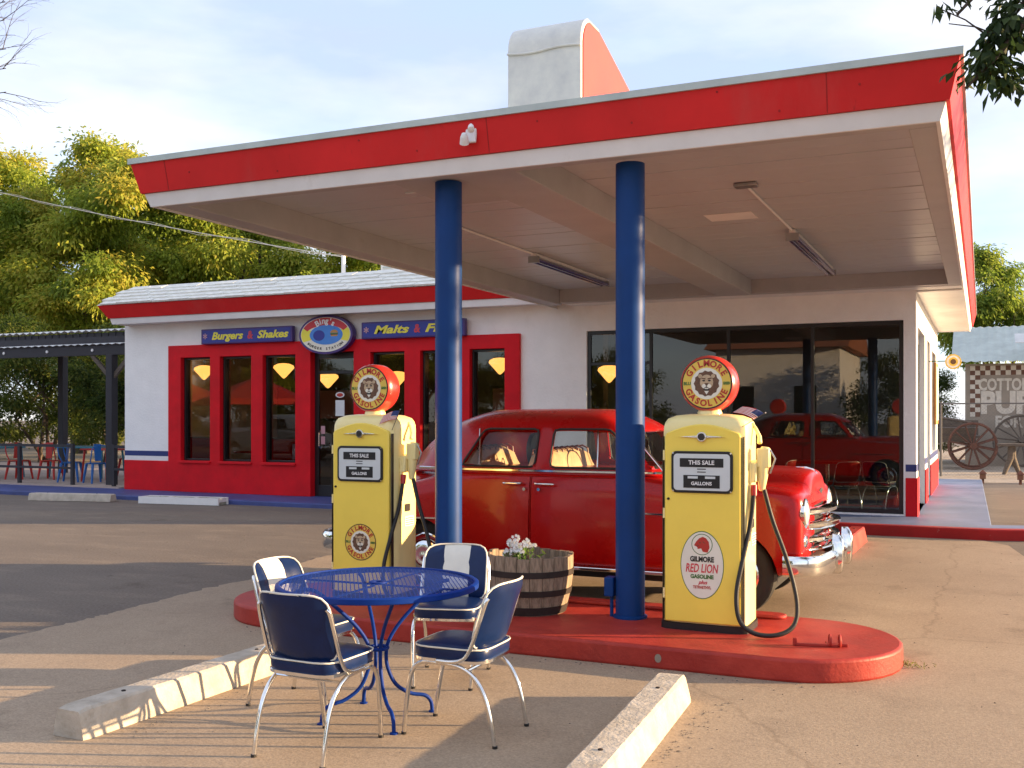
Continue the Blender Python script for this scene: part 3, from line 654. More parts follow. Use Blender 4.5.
# ---------------------------------------------------------------- gasoline pumps
def lion(mb, cx, cz, R, y):
    """round lion face in flat paint; material slots: 0 mane, 1 tan, 2 black, 3 white"""
    n = 26
    mb.mi = 0; mb.poly([(cx + R * (1 + .10 * (i % 2)) * math.cos(2 * math.pi * i / n), cz + R * (1 + .10 * (i % 2)) * math.sin(2 * math.pi * i / n)) for i in range(n)], y)
    mb.mi = 1; mb.disc(cx, cz + R * .12, R * .56, R * .62, y - .0006, 20)
    for s in (-1, 1):
        mb.mi = 1; mb.disc(cx + s * R * .55, cz + R * .62, R * .17, R * .17, y - .0006, 10)
        mb.mi = 2; mb.disc(cx + s * R * .24, cz + R * .24, R * .13, R * .075, y - .0012, 10)
        mb.mi = 0; mb.poly([(cx + s * R * .08, cz + R * .44), (cx + s * R * .42, cz + R * .50), (cx + s * R * .44, cz + R * .40), (cx + s * R * .1, cz + R * .34)], y - .0012)
        mb.mi = 3; mb.disc(cx + s * R * .17, cz - R * .22, R * .23, R * .19, y - .0012, 12)
    mb.mi = 0; mb.poly([(cx - R * .20, cz + R * .03), (cx + R * .20, cz + R * .03), (cx + R * .07, cz - R * .14), (cx - R * .07, cz - R * .14)], y - .0018)
    mb.mi = 2; mb.disc(cx, cz - R * .46, R * .27, R * .16, y - .0015, 14)
    mb.mi = 3; mb.poly([(cx - R * .2, cz - R * .38), (cx + R * .2, cz - R * .38), (cx + R * .12, cz - R * .46), (cx - R * .12, cz - R * .46)], y - .002)
    mb.mi = 3; mb.poly([(cx - R * .2, cz - R * .62), (cx + R * .2, cz - R * .62), (cx, cz - R * .92)], y - .0012)
LM = ['lion_brown', 'lion_tan', 'emblem_black', 'emblem_white']
def emblem(parent, cx, cz, R, y, fields=True):
    if fields:
        MB().disc(cx, cz, R, R, y).build('emblem_rim', 'emblem_black', parent)
        MB().disc(cx, cz, R * .955, R * .955, y - .0008).build('emblem_field', 'emblem_yellow', parent)
        MB().disc(cx, cz, R * .62, R * .62, y - .0014).build('emblem_centre', 'emblem_white', parent)
    mb = MB(); lion(mb, cx, cz, R * .47, y - .002); mb.build('lion_emblem', LM, parent)
    arc_text('GILMORE', R * .785, 90, 118, R * .34, 'emblem_red', parent, (cx, cz), y - .002, bold=R * .012)
    arc_text('GASOLINE', R * .785, 270, 130, R * .34, 'emblem_red', parent, (cx, cz), y - .002, flip=True, bold=R * .012)
    text('BLU', R * .17, 'emblem_green', parent, (cx - R * .78, y - .002, cz), bold=R * .008, depth=.0006)
    text('GREEN', R * .15, 'emblem_green', parent, (cx + R * .79, y - .002, cz), bold=R * .008, depth=.0006, fit=R * .28)
def pump(loc, label, kind):
    t = thing('gas_pump', label, 'gas pump', loc, 0, 'vintage gas pumps')
    HW, HD = .295, .205
    MB().slathe([(1.035, 0), (1.035, .045), (1.0, .05)], HW, HD, 9, 40).build('plinth', 'black', t, smooth=40)
    MB().slathe([(.985, .05), (1, .055), (1, 1.36), (.992, 1.395), (.965, 1.425), (.90, 1.452), (.72, 1.474), (.42, 1.484), (.12, 1.486)], HW, HD, 7.5, 48).build('body', 'pump_cream', t, smooth=35)
    # front door with arched top
    pts = [(-.262, .058), (.262, .058), (.262, 1.335)] + [(.262 * math.cos(rad(a)) , 1.335 + .085 * math.sin(rad(a))) for a in range(10, 180, 10)] + [(-.262, 1.335)]
    pts = [(math.copysign(min(abs(x), .262), x), z) for x, z in pts]
    pts = [(-.262, .058), (.262, .058), (.262, 1.33), (.252, 1.352)] + [(x, 1.352 + .063 * math.cos(x / .252 * math.pi / 2)) for x in np.linspace(.235, -.235, 11)] + [(-.252, 1.352), (-.262, 1.33)]
    MB().prismY(pts, -HD - .016, -HD + .02).build('door_panel', 'pump_yellow', t, smooth=30, bevel=.008)
    yf = -HD - .016
    # dial window
    d = MB().prismY(rrect(-.212, .212, .945, 1.230, .035), yf - .014, yf + .002).build('dial_frame', 'black', t, smooth=35, bevel=.004)
    MB().prismY(rrect(-.194, .194, .963, 1.212, .025), yf - .0165, yf - .013).build('dial_face', 'dial_white', d)
    for z0, z1, w_ in ((1.122, 1.182, .150), (.980, 1.067, .125)):
        MB().prismY([(-w_, z0), (w_, z0), (w_, z1), (-w_, z1)], yf - .019, yf - .016).build('dial_strip', 'black', d)
    text('THIS SALE', .04, 'letter_white', d, (0, yf - .0205, 1.152), depth=.0006, bold=.001)
    text('GALLONS', .032, 'letter_white', d, (0, yf - .0205, 1.010), depth=.0006, bold=.001)
    for z in (1.106, 1.086): MB().prismY([(-.03, z), (.03, z), (.03, z + .006), (-.03, z + .006)], yf - .018, yf - .016).build('dial_mark', 'black', d)
    for s in (-1, 1): MB().prismY([(s * .06 - .035, 1.044), (s * .06 + .035, 1.044), (s * .06 + .035, 1.060), (s * .06 - .035, 1.060)], yf - .0205, yf - .018).build('counter_digit', 'dial_white', d)
    for sx in (-1, 1):
        for sz in (.958, 1.217): MB().prismY(arc(sx * .199, sz, .006, 0, 320, 9), yf - .0165, yf - .012).build('screw', 'chrome', d)
        MB().box(sx * .2795 - .002, -HD - .004, .06, sx * .2795 + .002, -HD + .03, 1.33).build('door_seam', 'emblem_black', t)
    for sz in (.25, .80, 1.20): MB().tube([(-.268, yf + .004, sz - .035), (-.268, yf + .004, sz + .035)], .008, 8).build('hinge', 'pump_cream', t, smooth=50)
    # winged badge
    MB().prismY([(-.165, 1.328), (-.03, 1.337), (.03, 1.337), (.165, 1.328), (.03, 1.319), (-.03, 1.319)], yf - .012, yf).build('badge_wing', 'chrome', t, bevel=.003)
    bd = MB().prismY(arc(0, 1.328, .034, 0, 345, 23), yf - .022, yf).build('badge', 'chrome', t, smooth=40, bevel=.004)
    MB().prismY(arc(0, 1.328, .024, 0, 340, 17), yf - .026, yf - .020).build('badge_centre', 'emblem_black', bd, smooth=40)
    MB().prismY(arc(-.235, .90, .009, 0, 330, 11), yf - .008, yf).build('lock', 'hoop_iron', t)
    # globe
    MB().lathe([(.085, 1.475), (.085, 1.495), (.075, 1.515), (.06, 1.535)], (0, 0), 24).build('globe_collar', 'pump_cream', t, smooth=40)
    gz, gr = 1.695, .197
    gl = MB(); prof = [(.150, -.088), (.180, -.091), (.190, -.075), (.197, -.045), (.197, .045), (.188, .075), (.172, .09), (.150, .088), (.05, .095)]
    gl.loft([[(r * math.cos(2 * math.pi * k / 40), y_, gz + r * math.sin(2 * math.pi * k / 40)) for k in range(40)] for r, y_ in prof])
    g = gl.build('globe', 'globe_red', t, smooth=40)
    emblem(g, 0, gz, .176, -.0925)
    # right side fittings: chrome strip, boot, nozzle, hose
    MB().tube([(HW + .006, -.11, .62), (HW + .012, -.11, .70), (HW + .012, -.11, 1.06), (HW + .006, -.11, 1.14)], .010, 8).build('side_strip', 'pump_cream', t, smooth=40)
    MB().prismX([(-.12, 1.02), (.02, 1.02), (.05, 1.10), (.02, 1.17), (-.10, 1.15)], HW - .005, HW + .05).build('nozzle_boot', 'pump_cream', t, bevel=.012)
    MB().prismX(rrect(-.03, .11, .58, .66, .01), HW - .002, HW + .004).build('side_label', 'paper', t)
    for k in range(4): MB().prismX([(-.02, .59 + .017 * k), (.10, .59 + .017 * k), (.10, .596 + .017 * k), (-.02, .596 + .017 * k)], HW + .004, HW + .006).build('label_line', 'emblem_black', t)
    MB().prismX(rrect(-.03, .05, .70, .76, .01), HW - .002, HW + .006).build('side_label', 'emblem_black', t)
    nz = MB(); nz.tube([(HW + .10, -.05, 1.26), (HW + .085, -.05, 1.16), (HW + .08, -.05, 1.06), (HW + .075, -.05, .96)], [.030, .040, .036, .020], 12)
    nz.tube([(HW + .055, -.02, 1.28), (HW + .05, .0, 1.33), (HW + .02, .03, 1.38), (HW - .01, .05, 1.42)], [.018, .014, .012, .011], 10)
    nz.box(HW + .045, -.085, 1.12, HW + .13, -.015, 1.25)
    nzo = nz.build('nozzle', 'pump_cream', t, smooth=40, bevel=.008)
    MB().tube([(HW + .13, -.05, 1.24), (HW + .165, -.05, 1.18), (HW + .13, -.05, 1.08)], .007, 6).build('trigger', 'dull_metal', nzo, smooth=40)
    MB().tube([(HW + .03, -.10, 1.0), (HW + .035, -.115, .93)], [.024, .02], 12).build('hose_fitting', 'cafe_red', t, smooth=40)
    h = spline([(HW + .035, -.115, .95), (HW + .02, -.15, .75), (HW - .02, -.22, .50), (HW - .05, -.27, .28), (HW - .02, -.30, .11), (HW + .08, -.30, .035), (HW + .22, -.25, .03), (HW + .31, -.18, .09), (HW + .32, -.13, .24), (HW + .25, -.09, .50), (HW + .15, -.06, .76), (HW + .09, -.05, .97)], 8)
    MB().tube(h, .0155, 10).build('hose', 'rubber', t, smooth=60)
    # printed panel on the door
    if kind == 'oval':
        oz = .455
        MB().disc(0, oz, .150, .232, yf - .001, 40).build('decal_rim', 'emblem_green', t)
        MB().disc(0, oz, .145, .226, yf - .0018, 40).build('decal_field', 'emblem_white', t)
        e = MB(); e.disc(0, oz + .140, .073, .073, yf - .0024, 28); e.mi = 1; e.disc(0, oz + .140, .068, .068, yf - .003, 28); e.build('decal_roundel', ['emblem_green', 'emblem_white'], t)
        hd = MB(); cx, cz, R = .0, oz + .138, .055
        hd.poly([(cx - R, cz - R * .1), (cx - R * .75, cz + R * .35), (cx - R * .35, cz + R * .8), (cx + R * .1, cz + R * 1.0), (cx + R * .5, cz + R * .85), (cx + R * .85, cz + R * .4), (cx + R * .95, cz - R * .3), (cx + R * .7, cz - R * .95), (cx + R * .1, cz - R * .85), (cx - R * .1, cz - R * .45), (cx - R * .55, cz - R * .55), (cx - R * .6, cz - R * .3)], yf - .0036)
        hd.mi = 1; hd.disc(cx - R * .25, cz + R * .25, R * .13, R * .09, yf - .0042, 8); hd.poly([(cx - R * .8, cz - R * .08), (cx - R * .35, cz - R * .02), (cx - R * .45, cz - R * .16)], yf - .0042)
        hd.poly([(cx + R * .1, cz + R * .5), (cx + R * .55, cz + R * .1), (cx + R * .2, cz + R * .25)], yf - .0042)
        hd.build('lion_head', ['emblem_red', 'lion_brown'], t)
        text('GILMORE', .048, 'emblem_black', t, (0, yf - .003, oz + .038), bold=.0022, depth=.0006, fit=.165)
        text('RED LION', .082, 'letter_red', t, (0, yf - .003, oz - .025), bold=.0016, depth=.0006, shear=.18, fit=.225)
        text('GASOLINE', .036, 'emblem_green', t, (0, yf - .003, oz - .080), bold=.0018, depth=.0006, fit=.16)
        text('plus', .036, 'letter_red', t, (.005, yf - .003, oz - .118), bold=.001, depth=.0006, shear=.3)
        text('TETRAETHYL', .026, 'emblem_red', t, (0, yf - .003, oz - .152), bold=.001, depth=.0006, fit=.125)
    else:
        r0 = MB().disc(0, .46, .150, .150, yf - .0004, 40).build('decal_rim', 'emblem_yellow', t)
        emblem(t, 0, .46, .146, yf - .001)
    return t
pump((-1.735, 7.17, .15), 'yellow gas pump with oval decal and looped hose near the right end of the island', 'oval')
pump((-4.53, 7.26, .15), 'yellow gas pump with round lion decal behind the blue table', 'round')
def flag(loc, rz, tilt, label):
    t = thing('small_flag', label, 'flag', loc, rz, 'hand flags on the pumps')
    d = Vector((math.sin(tilt), 0, math.cos(tilt)))
    MB().tube([tuple(d * -.05), tuple(d * .30)], .005, 6).build('stick', 'old_wood', t)
    MB().lathe([(.0, -.014), (.010, -.004), (.009, .006), (.0, .014)], (0, 0), 8).build('finial', 'dull_metal', t, loc=tuple(d * .31))
    mb = MB(); nx, nz_ = 9, 13; side = Vector((math.cos(tilt), 0, -math.sin(tilt)))
    def P(i, j):
        u = i / nx; v = j / nz_
        p = d * (.285 - .16 * v) - side * (.23 * u) - d * (.13 * u * u + .05 * u)
        return tuple(p + Vector((0, .018 * math.sin(u * 9 + v * 2.5), 0)))
    for j in range(nz_):
        for i in range(nx):
            mb.mi = 2 if (i < 4 and j < 7) else (0 if j % 2 == 0 else 1)
            mb.add([P(i, j), P(i + 1, j), P(i + 1, j + 1), P(i, j + 1)], [(0, 1, 2, 3)])
    o = mb.build('cloth', ['flag_red', 'flag_white', 'flag_blue'], t, smooth=60, merge=.0002)
    so = o.modifiers.new('thick', 'SOLIDIFY'); so.thickness = .0015
    t.scale = (.5, .5, .5)
flag((-1.45, 6.99, 1.56), rad(12), rad(58), 'small striped flag tucked on the right pump beside its red globe')
flag((-4.24, 7.06, 1.53), rad(6), rad(24), 'small striped flag leaning on the left pump beside its red globe')
# iron lifting bracket painted with the island
kx = thing('iron_bracket', 'red painted iron latch bracket on the rounded end of the island', 'bracket', (-.93, 6.83, .15), rad(14))
MB().box(-.17, -.018, 0, .10, .018, .018).build('flat_bar', 'red_island', kx, bevel=.004)
MB().box(-.18, -.018, .0, -.155, .018, .05).build('stop_lug', 'red_island', kx, bevel=.004)
for dx in (.05, .11):
    MB().tube([(dx, .03 * math.cos(a), .038 + .034 * math.sin(a)) for a in np.linspace(0, 2 * math.pi, 14, endpoint=False)], .010, 6, closed=True).build('ring_lug', 'red_island', kx, smooth=50)
MB().box(.03, .0, 0, .16, .09, .02).build('foot_plate', 'red_island', kx, bevel=.004)

# ---------------------------------------------------------------- diner chair
def super_outline(a, b, p, n=40):
    out = []
    for i in range(n):
        t = 2 * math.pi * i / n; ca, sa = math.cos(t), math.sin(t); q = (abs(ca) ** p + abs(sa) ** p) ** (-1 / p); out.append((a * q * ca, b * q * sa))
    return out
def back_pos(u, v, off):
    """u across -1..1, v -1..1 up; off = distance in front"""
    x = .198 * u; z = .625 + .165 * v; y = -.222 - .055 * v - .012 * v * v + .055 * u * u + off
    return (x, y, z)
def squircle(u, v, p=6.0):
    m = max(abs(u), abs(v))
    if m < 1e-9: return u, v
    r = (abs(u) ** p + abs(v) ** p) ** (1 / p) / m
    return u / r, v / r
def diner_chair(loc, rz, label, group='diner chairs round the blue table', vinyl='vinyl_navy', cat='chair'):
    t = thing('diner_chair', label, cat, loc, rz, group)
    so = .012
    seat = MB().slathe([(.90, .405), (.985, .408), (1, .42), (1, .452), (.975, .466), (.90, .474), (.70, .481), (.40, .486), (.10, .488)], .198, .205, 5, 40, (0, so)).build('seat', vinyl, t, smooth=50)
    for z in (.463,):
        MB().tube([(x * 1.0, y + so, z) for x, y in super_outline(.2, .207, 5)], .0045, 6, closed=True).build('piping', 'vinyl_white', seat, smooth=60)
    MB().slathe([(1.004, .392), (1.02, .394), (1.02, .408), (1.0, .41)], .198, .205, 5, 40, (0, so)).build('chrome_band', 'chrome', seat, smooth=50)
    for s in (-1, 1):
        pts = spline([(s * .172, .265, 0), (s * .178, .245, .16), (s * .186, .215, .31), (s * .188, .165, .376), (s * .190, .07, .386), (s * .192, -.05, .378), (s * .195, -.135, .335), (s * .197, -.195, .25), (s * .199, -.232, .13), (s * .200, -.255, 0)], 6)
        lg = MB().tube(pts, .0115, 10).build('leg_frame', 'chrome', t, smooth=60)
        for p in (pts[0], pts[-1]): MB().lathe([(.0135, 0), (.0135, .014)], (p.x, p.y), 10).build('foot', 'black', lg)
        bp = spline([(s * .207, .06, .400), (s * .209, -.03, .402), (s * .210, -.095, .425), (s * .211, -.135, .49), (s * .211, -.175, .60), (s * .206, -.208, .70), (s * .196, -.218, .724)], 6)
        MB().tube(bp, .0105, 10).build('back_post', 'chrome', t, smooth=60)
    MB().tube([(-.186, .13, .384), (.186, .13, .384)], .009, 8).build('cross_rail', 'chrome', t); MB().tube([(-.192, -.10, .360), (.192, -.10, .360)], .009, 8).build('cross_rail', 'chrome', t)
    # backrest: padded, white centre panel on the sitting side
    nu, nv = 14, 10; mb = MB(); F = []
    def pad_off(u, v): return .026 * (1 - max(abs(u), abs(v)) ** 6)
    for side, sg in ((0, 1), (1, -1)):
        g = []
        for j in range(nv + 1):
            for i in range(nu + 1):
                u, v = -1 + 2 * i / nu, -1 + 2 * j / nv; su, sv = squircle(u, v)
                off = pad_off(u, v) * (1 if sg > 0 else .8) * sg
                if sg > 0 and abs(abs(u) - .42) < .03: off -= .006
                g.append(back_pos(su, sv, off))
        fs = []
        for j in range(nv):
            for i in range(nu):
                a = j * (nu + 1) + i; q = (a, a + 1, a + nu + 2, a + nu + 1); fs.append(q if sg < 0 else q[::-1])
        o0 = len(mb.v); mb.v += g
        for k, q in enumerate(fs):
            i = k % nu; mb.f.append(tuple(o0 + a for a in q)); mb.m.append(1 if (sg > 0 and 4 <= i <= 9) else 0)
    br = mb.build('backrest', [vinyl, 'vinyl_white'], t, smooth=70, merge=.0008)
    ol = []
    for k in range(48):
        a = 2 * math.pi * k / 48; u, v = math.cos(a), math.sin(a); m = max(abs(u), abs(v)); su, sv = squircle(u / m, v / m); ol.append(back_pos(su * 1.01, sv * 1.01, .003))
    MB().tube(ol, .0055, 6, closed=True).build('piping', 'vinyl_white', br, smooth=60)
    return t
diner_chair((-2.93, 4.20, .006), rad(-2), 'navy vinyl chrome chair nearest the camera with its back to us')
diner_chair((-3.46, 4.83, .006), rad(-92), 'navy chrome chair with white centre stripe at the left of the blue table')
diner_chair((-2.98, 5.64, .006), rad(197), 'navy chrome chair behind the blue table facing the camera with white back stripe')
diner_chair((-2.41, 4.73, .006), rad(91), 'navy chrome chair at the right of the blue table seen from the side')

# ---------------------------------------------------------------- mesh-top table
tb = thing('cafe_table', 'round cobalt blue metal mesh table with scrolled legs between four chairs', 'table', (-2.94, 4.74, .006), rad(2))
R = .535; TH = .725
mb = MB(); g = .021; n = int(R / g) + 1
for k in range(-n, n + 1):
    for a in (rad(58), rad(-58)):
        cxv, cyv = math.cos(a), math.sin(a); off = k * g
        if abs(off) >= R - .01: continue
        h = math.sqrt((R - .008) ** 2 - off * off); nxv, nyv = -cyv, cxv; w2 = .0024
        A = [(nxv * off + cxv * s * h + nxv * q * w2, nyv * off + cyv * s * h + nyv * q * w2) for s, q in ((-1, -1), (1, -1), (1, 1), (-1, 1))]
        mb.prism(A, TH - .0012 + (.0005 if a > 0 else -.0012), TH + (.0005 if a > 0 else -.0012))
mb.build('mesh_top', 'table_blue', tb)
MB().loft([[(r * math.cos(2 * math.pi * k / 72), r * math.sin(2 * math.pi * k / 72), z) for k in range(72)] for r, z in ((R - .022, TH - .002), (R - .018, TH + .006), (R - .004, TH + .006), (R + .004, TH), (R + .004, TH - .024), (R - .002, TH - .028), (R - .006, TH - .008), (R - .022, TH - .006))], cap=False).build('rim', 'table_blue', tb, smooth=50)
MB().lathe([(.05, TH - .008), (.05, TH + .005), (.022, TH + .005), (.022, TH - .008)], (0, 0), 24).build('hub', 'table_blue', tb, smooth=40)
for k in range(4):
    a = rad(45 + 90 * k); ca, sa = math.cos(a), math.sin(a)
    prof = [(.40, TH - .012), (.33, TH - .03), (.22, .60), (.12, .50), (.06, .41), (.045, .34), (.055, .26), (.10, .17), (.18, .115), (.26, .095), (.295, .06), (.305, .004)]
    lg = MB().tube([(r * ca, r * sa, z) for r, z in [(v.x, v.y) for v in spline([(p[0], p[1], 0) for p in prof], 6)]], .0105, 8).build('leg', 'table_blue', tb, smooth=60)
    MB().lathe([(.022, 0), (.022, .006), (.012, .010)], (.305 * ca, .305 * sa), 12).build('foot', 'table_blue', lg, smooth=40)
    MB().tube([(.05 * math.cos(a + .785), .05 * math.sin(a + .785), TH - .012), ((R - .01) * math.cos(a + .785), (R - .01) * math.sin(a + .785), TH - .012)], .006, 6).build('brace', 'table_blue', tb)
MB().tube([(.052 * math.cos(x), .052 * math.sin(x), .375) for x in np.linspace(0, 2 * math.pi, 20, endpoint=False)], .010, 8, closed=True).build('ring', 'table_blue', tb, smooth=60)

# ---------------------------------------------------------------- half-barrel planter
br = thing('barrel_planter', 'weathered half barrel planter with dark iron hoops beside the right column', 'planter', (-3.13, 7.20, .15))
NS = 22; RT, RB, HH = .335, .275, .43
def brad(z): tt = z / HH; return RB + (RT - RB) * tt + .022 * math.sin(math.pi * tt)
stm = MB(); da = math.pi / NS - .005
zs = [0, .09, .18, .27, .36, .43]
stm.loft([[((brad(z)) * math.sin(-da), -(brad(z)) * math.cos(da), z), (0, -brad(z) - .002, z), ((brad(z)) * math.sin(da), -(brad(z)) * math.cos(da), z), ((brad(z) - .028) * math.sin(da), -(brad(z) - .028) * math.cos(da), z), ((brad(z) - .028) * math.sin(-da), -(brad(z) - .028) * math.cos(da), z)] for z in zs])
sm = stm.mesh('stave', 'wood_barrel', 40); rr = random.Random(2)
for k in range(NS):
    o = link('stave', sm, br, rot=(0, 0, 2 * math.pi * k / NS)); s_ = 1 + rr.uniform(-.006, .006); o.scale = (s_, s_, 1 + rr.uniform(-.02, .02))
MB().lathe([(RB - .02, .03), (RT - .045, .25), (.01, .262)], (0, 0), 24).build('soil', 'soil', br, smooth=50)
for z0, z1 in ((.005, .065), (.145, .19), (.285, .33)):
    MB().loft([[(r * math.cos(2 * math.pi * k / 44), r * math.sin(2 * math.pi * k / 44), z) for k in range(44)] for r, z in ((brad(z0) + .001, z0), (brad(z0) + .007, z0), (brad(z1) + .007, z1), (brad(z1) + .001, z1))], cap=False).build('hoop', 'hoop_iron', br, smooth=40)
def leaf_mesh(name, P, D, Nn, Ln, Wd, tint, m):
    """leaf blades as bent diamonds: centres P, directions D, normals N, lengths, widths, tints (numpy)"""
    n = len(P); S = np.cross(D, Nn); S /= np.linalg.norm(S, axis=1)[:, None] + 1e-9
    V = np.empty((n, 4, 3)); V[:, 0] = P - D * Ln[:, None] * .5; V[:, 2] = P + D * Ln[:, None] * .5 - Nn * Ln[:, None] * .10
    V[:, 1] = P + S * Wd[:, None] * .5 + Nn * Wd[:, None] * .16; V[:, 3] = P - S * Wd[:, None] * .5 + Nn * Wd[:, None] * .16
    me = bpy.data.meshes.new(name); me.vertices.add(4 * n); me.vertices.foreach_set('co', V.ravel().astype(np.float32))
    me.loops.add(4 * n); me.loops.foreach_set('vertex_index', np.arange(4 * n, dtype=np.int32)); me.polygons.add(n); me.polygons.foreach_set('loop_start', np.arange(0, 4 * n, 4, dtype=np.int32))
    at = me.color_attributes.new('tint', 'FLOAT_COLOR', 'POINT'); col = np.ones((n, 4, 4), np.float32); col[:, :, :3] = tint[:, None, :]; at.data.foreach_set('color', col.ravel())
    me.materials.append(M[m]); me.update(calc_edges=True); me.validate(); return me
def rnd_dirs(g, n):
    v = g.normal(size=(n, 3)); return v / np.linalg.norm(v, axis=1)[:, None]
fl = thing('flowering_plant', 'small clump of white flowers with green leaves growing in the barrel', 'plant', (-3.17, 7.15, .15 + .255))
g = np.random.default_rng(4); n = 150
P = np.c_[g.normal(0, .065, n), g.normal(0, .05, n), g.uniform(0, .21, n)]; D = rnd_dirs(g, n); D[:, 2] = abs(D[:, 2]); Nn = rnd_dirs(g, n)
tint = np.array([.10, .17, .035]) * g.uniform(.7, 1.3, (n, 1))
link('foliage', leaf_mesh('foliage', P, D, Nn, g.uniform(.04, .07, n), g.uniform(.014, .024, n), tint, 'leaf'), fl)
for k in range(18):
    fx_, fy_, fz_ = g.normal(0, .065), g.normal(0, .045), g.uniform(.19, .29)
    st = MB().tube([(fx_ * .4, fy_ * .4, 0), (fx_, fy_, fz_)], .003, 5).build('stem', 'emblem_green', fl)
    pm = MB()
    for q in range(7):
        c = Vector((fx_ + g.normal(0, .014), fy_ + g.normal(0, .014), fz_ + g.normal(0, .012)))
        for pp in range(5):
            a = pp * 1.257 + q; e = Vector((math.cos(a) * .014, -.006, math.sin(a) * .014)); s_ = Vector((-math.sin(a) * .006, 0, math.cos(a) * .006))
            pm.add([c, c + e * .6 + s_, c + e, c + e * .6 - s_], [(0, 1, 2, 3)])
    pm.build('flower_head', 'petal', fl)['kind'] = 'stuff'

# ---------------------------------------------------------------- concrete wheel stops
def wheel_stop(p0, p1, label, m='concrete_stop', w_=.23, h=.15, seed=1, lip=None):
    p0, p1 = Vector(p0), Vector(p1); L_ = (p1 - p0).length; mid = (p0 + p1) / 2
    t = thing('wheel_stop', label, 'wheel stop', (mid.x, mid.y, .007), math.atan2(p1.y - p0.y, p1.x - p0.x) - math.pi / 2)
    g = random.Random(seed); N = 36; rings = []
    for k in range(N + 1):
        y = -L_ / 2 + L_ * k / N; e = .92 if k in (0, N) else 1
        j = lambda a: g.uniform(-a, a)
        c = (.012 + (g.random() < .12) * g.uniform(.0, .006))
        hh = h * (1 if 0 < k < N else .93)
        rings.append([(-w_ / 2 * e, y, 0), (-w_ / 2 * e * .97 + j(.0012), y, hh * .15), (-w_ * .36 * e + j(.0012), y, hh - c), (-w_ * .33 + c * .6, y, hh + j(.0012)), (0, y, hh + j(.0015)), (w_ * .33 - c * .6, y, hh + j(.0012)), (w_ * .36 * e + j(.0012), y, hh - c), (w_ / 2 * e * .97 + j(.0012), y, hh * .15), (w_ / 2 * e, y, 0)])
    MB().loft(rings).build('block', m, t, smooth=30)
    for yy in (-L_ * .3, L_ * .3): MB().lathe([(.012, h - .002), (.012, h + .004), (.006, h + .006)], (0, yy), 10).build('anchor_pin', 'hoop_iron', t)
    return t
wheel_stop((-4.17, 3.80, 0), (-4.13, 5.60, 0), 'pale concrete wheel stop with chair shadows left of the table', seed=3)
wheel_stop((-1.50, 3.92, 0), (-1.61, 5.76, 0), 'pale concrete wheel stop in front of the island at right of the table', seed=9)
wheel_stop((-16.65, 14.30, 0), (-14.92, 14.66, 0), 'pale concrete wheel stop at far left by the patio', seed=4, h=.14)
ws = wheel_stop((-14.2, 14.72, 0), (-12.55, 14.92, 0), 'worn wheel stop with white painted edge before the red window wall', 'worn_stop', w_=.3, h=.12, seed=6)
MB().box(-.165, -.85, .0, -.13, .85, .128).build('painted_edge', 'letter_white', ws); MB().box(.13, -.85, .0, .165, .85, .128).build('painted_edge', 'letter_white', ws)
for yy in (-.83, -.28, .28, .80): MB().box(-.13, yy, .05, .13, yy + .035, .126).build('painted_bar', 'letter_white', ws)
wheel_stop((-1.50, 12.2, 0), (-1.46, 14.05, 0), 'red painted wheel stop beyond the car bumper', 'red_island', w_=.24, h=.19, seed=8)

# ---------------------------------------------------------------- vintage sedan
def lower_cage():
    ST = [(2.165, .68, 1.04, .38, .90, .47), (2.155, .78, 1.13, .42, .98, .40), (2.11, .83, 1.172, .44, 1.03, .36), (1.95, .855, 1.185, .46, 1.055, .33), (1.62, .87, 1.19, .49, 1.065, .30), (1.30, .88, 1.185, .54, 1.07, .29),
          (1.00, .885, 1.17, .64, 1.10, .29), (.80, .888, 1.14, .66, 1.135, .29), (.3, .89, 1.14, .66, 1.135, .29), (-.3, .89, 1.14, .66, 1.135, .29), (-.90, .888, 1.14, .66, 1.13, .29), (-1.15, .885, 1.145, .64, 1.06, .29),
          (-1.45, .885, 1.12, .60, 1.0, .29), (-1.80, .86, 1.03, .56, .94, .31), (-2.08, .80, .91, .50, .84, .34), (-2.24, .70, .78, .42, .73, .38), (-2.30, .55, .66, .32, .64, .46)]
    rings = []
    for x, w, zt, hy, zf, zb in ST:
        k = (zf - zb) / (1.13 - .29); Z = lambda z: zb + (z - .29) * k
        h = [(0, zt), (hy * .6, zt - .006), (hy * .92, zt - .38 * (zt - zf) - .008), (hy + .025, zf - .008), ((hy + w) / 2, zf), (w - .065, zf - .014), (w - .016, zf - .075 * k), (w, Z(.80)), (w + .004, Z(.58)), (w - .004, Z(.43)), (w - .035, Z(.32)), (w - .14, zb)]
        full = [(x, -y, z) for y, z in h[::-1]] + [(x, y, z) for y, z in h[1:]]
        rings.append(full)
    mb = MB(); mb.loft(rings[::-1]); return mb
def tmp_obj(mb, mats='car_red'):
    o = mb.build('tmp', mats, merge=.0001); return o
def boolean(target_me, cutters, op):
    o = bpy.data.objects.new('tmp', target_me); C.objects.link(o)
    for c in cutters:
        m = o.modifiers.new('b', 'BOOLEAN'); m.operation = op; m.object = c; m.solver = 'EXACT'
    bpy.context.view_layer.update()
    me = bpy.data.meshes.new_from_object(o.evaluated_get(bpy.context.evaluated_depsgraph_get()))
    bpy.data.objects.remove(o); return me
def finish(me, name, m, parent, ang=32):
    me.name = name; me.materials.clear(); me.materials.append(M[m])
    me.polygons.foreach_set('material_index', [0] * len(me.polygons))
    me.polygons.foreach_set('use_smooth', [True] * len(me.polygons)); me.set_sharp_from_angle(angle=rad(ang))
    return link(name, me, parent)
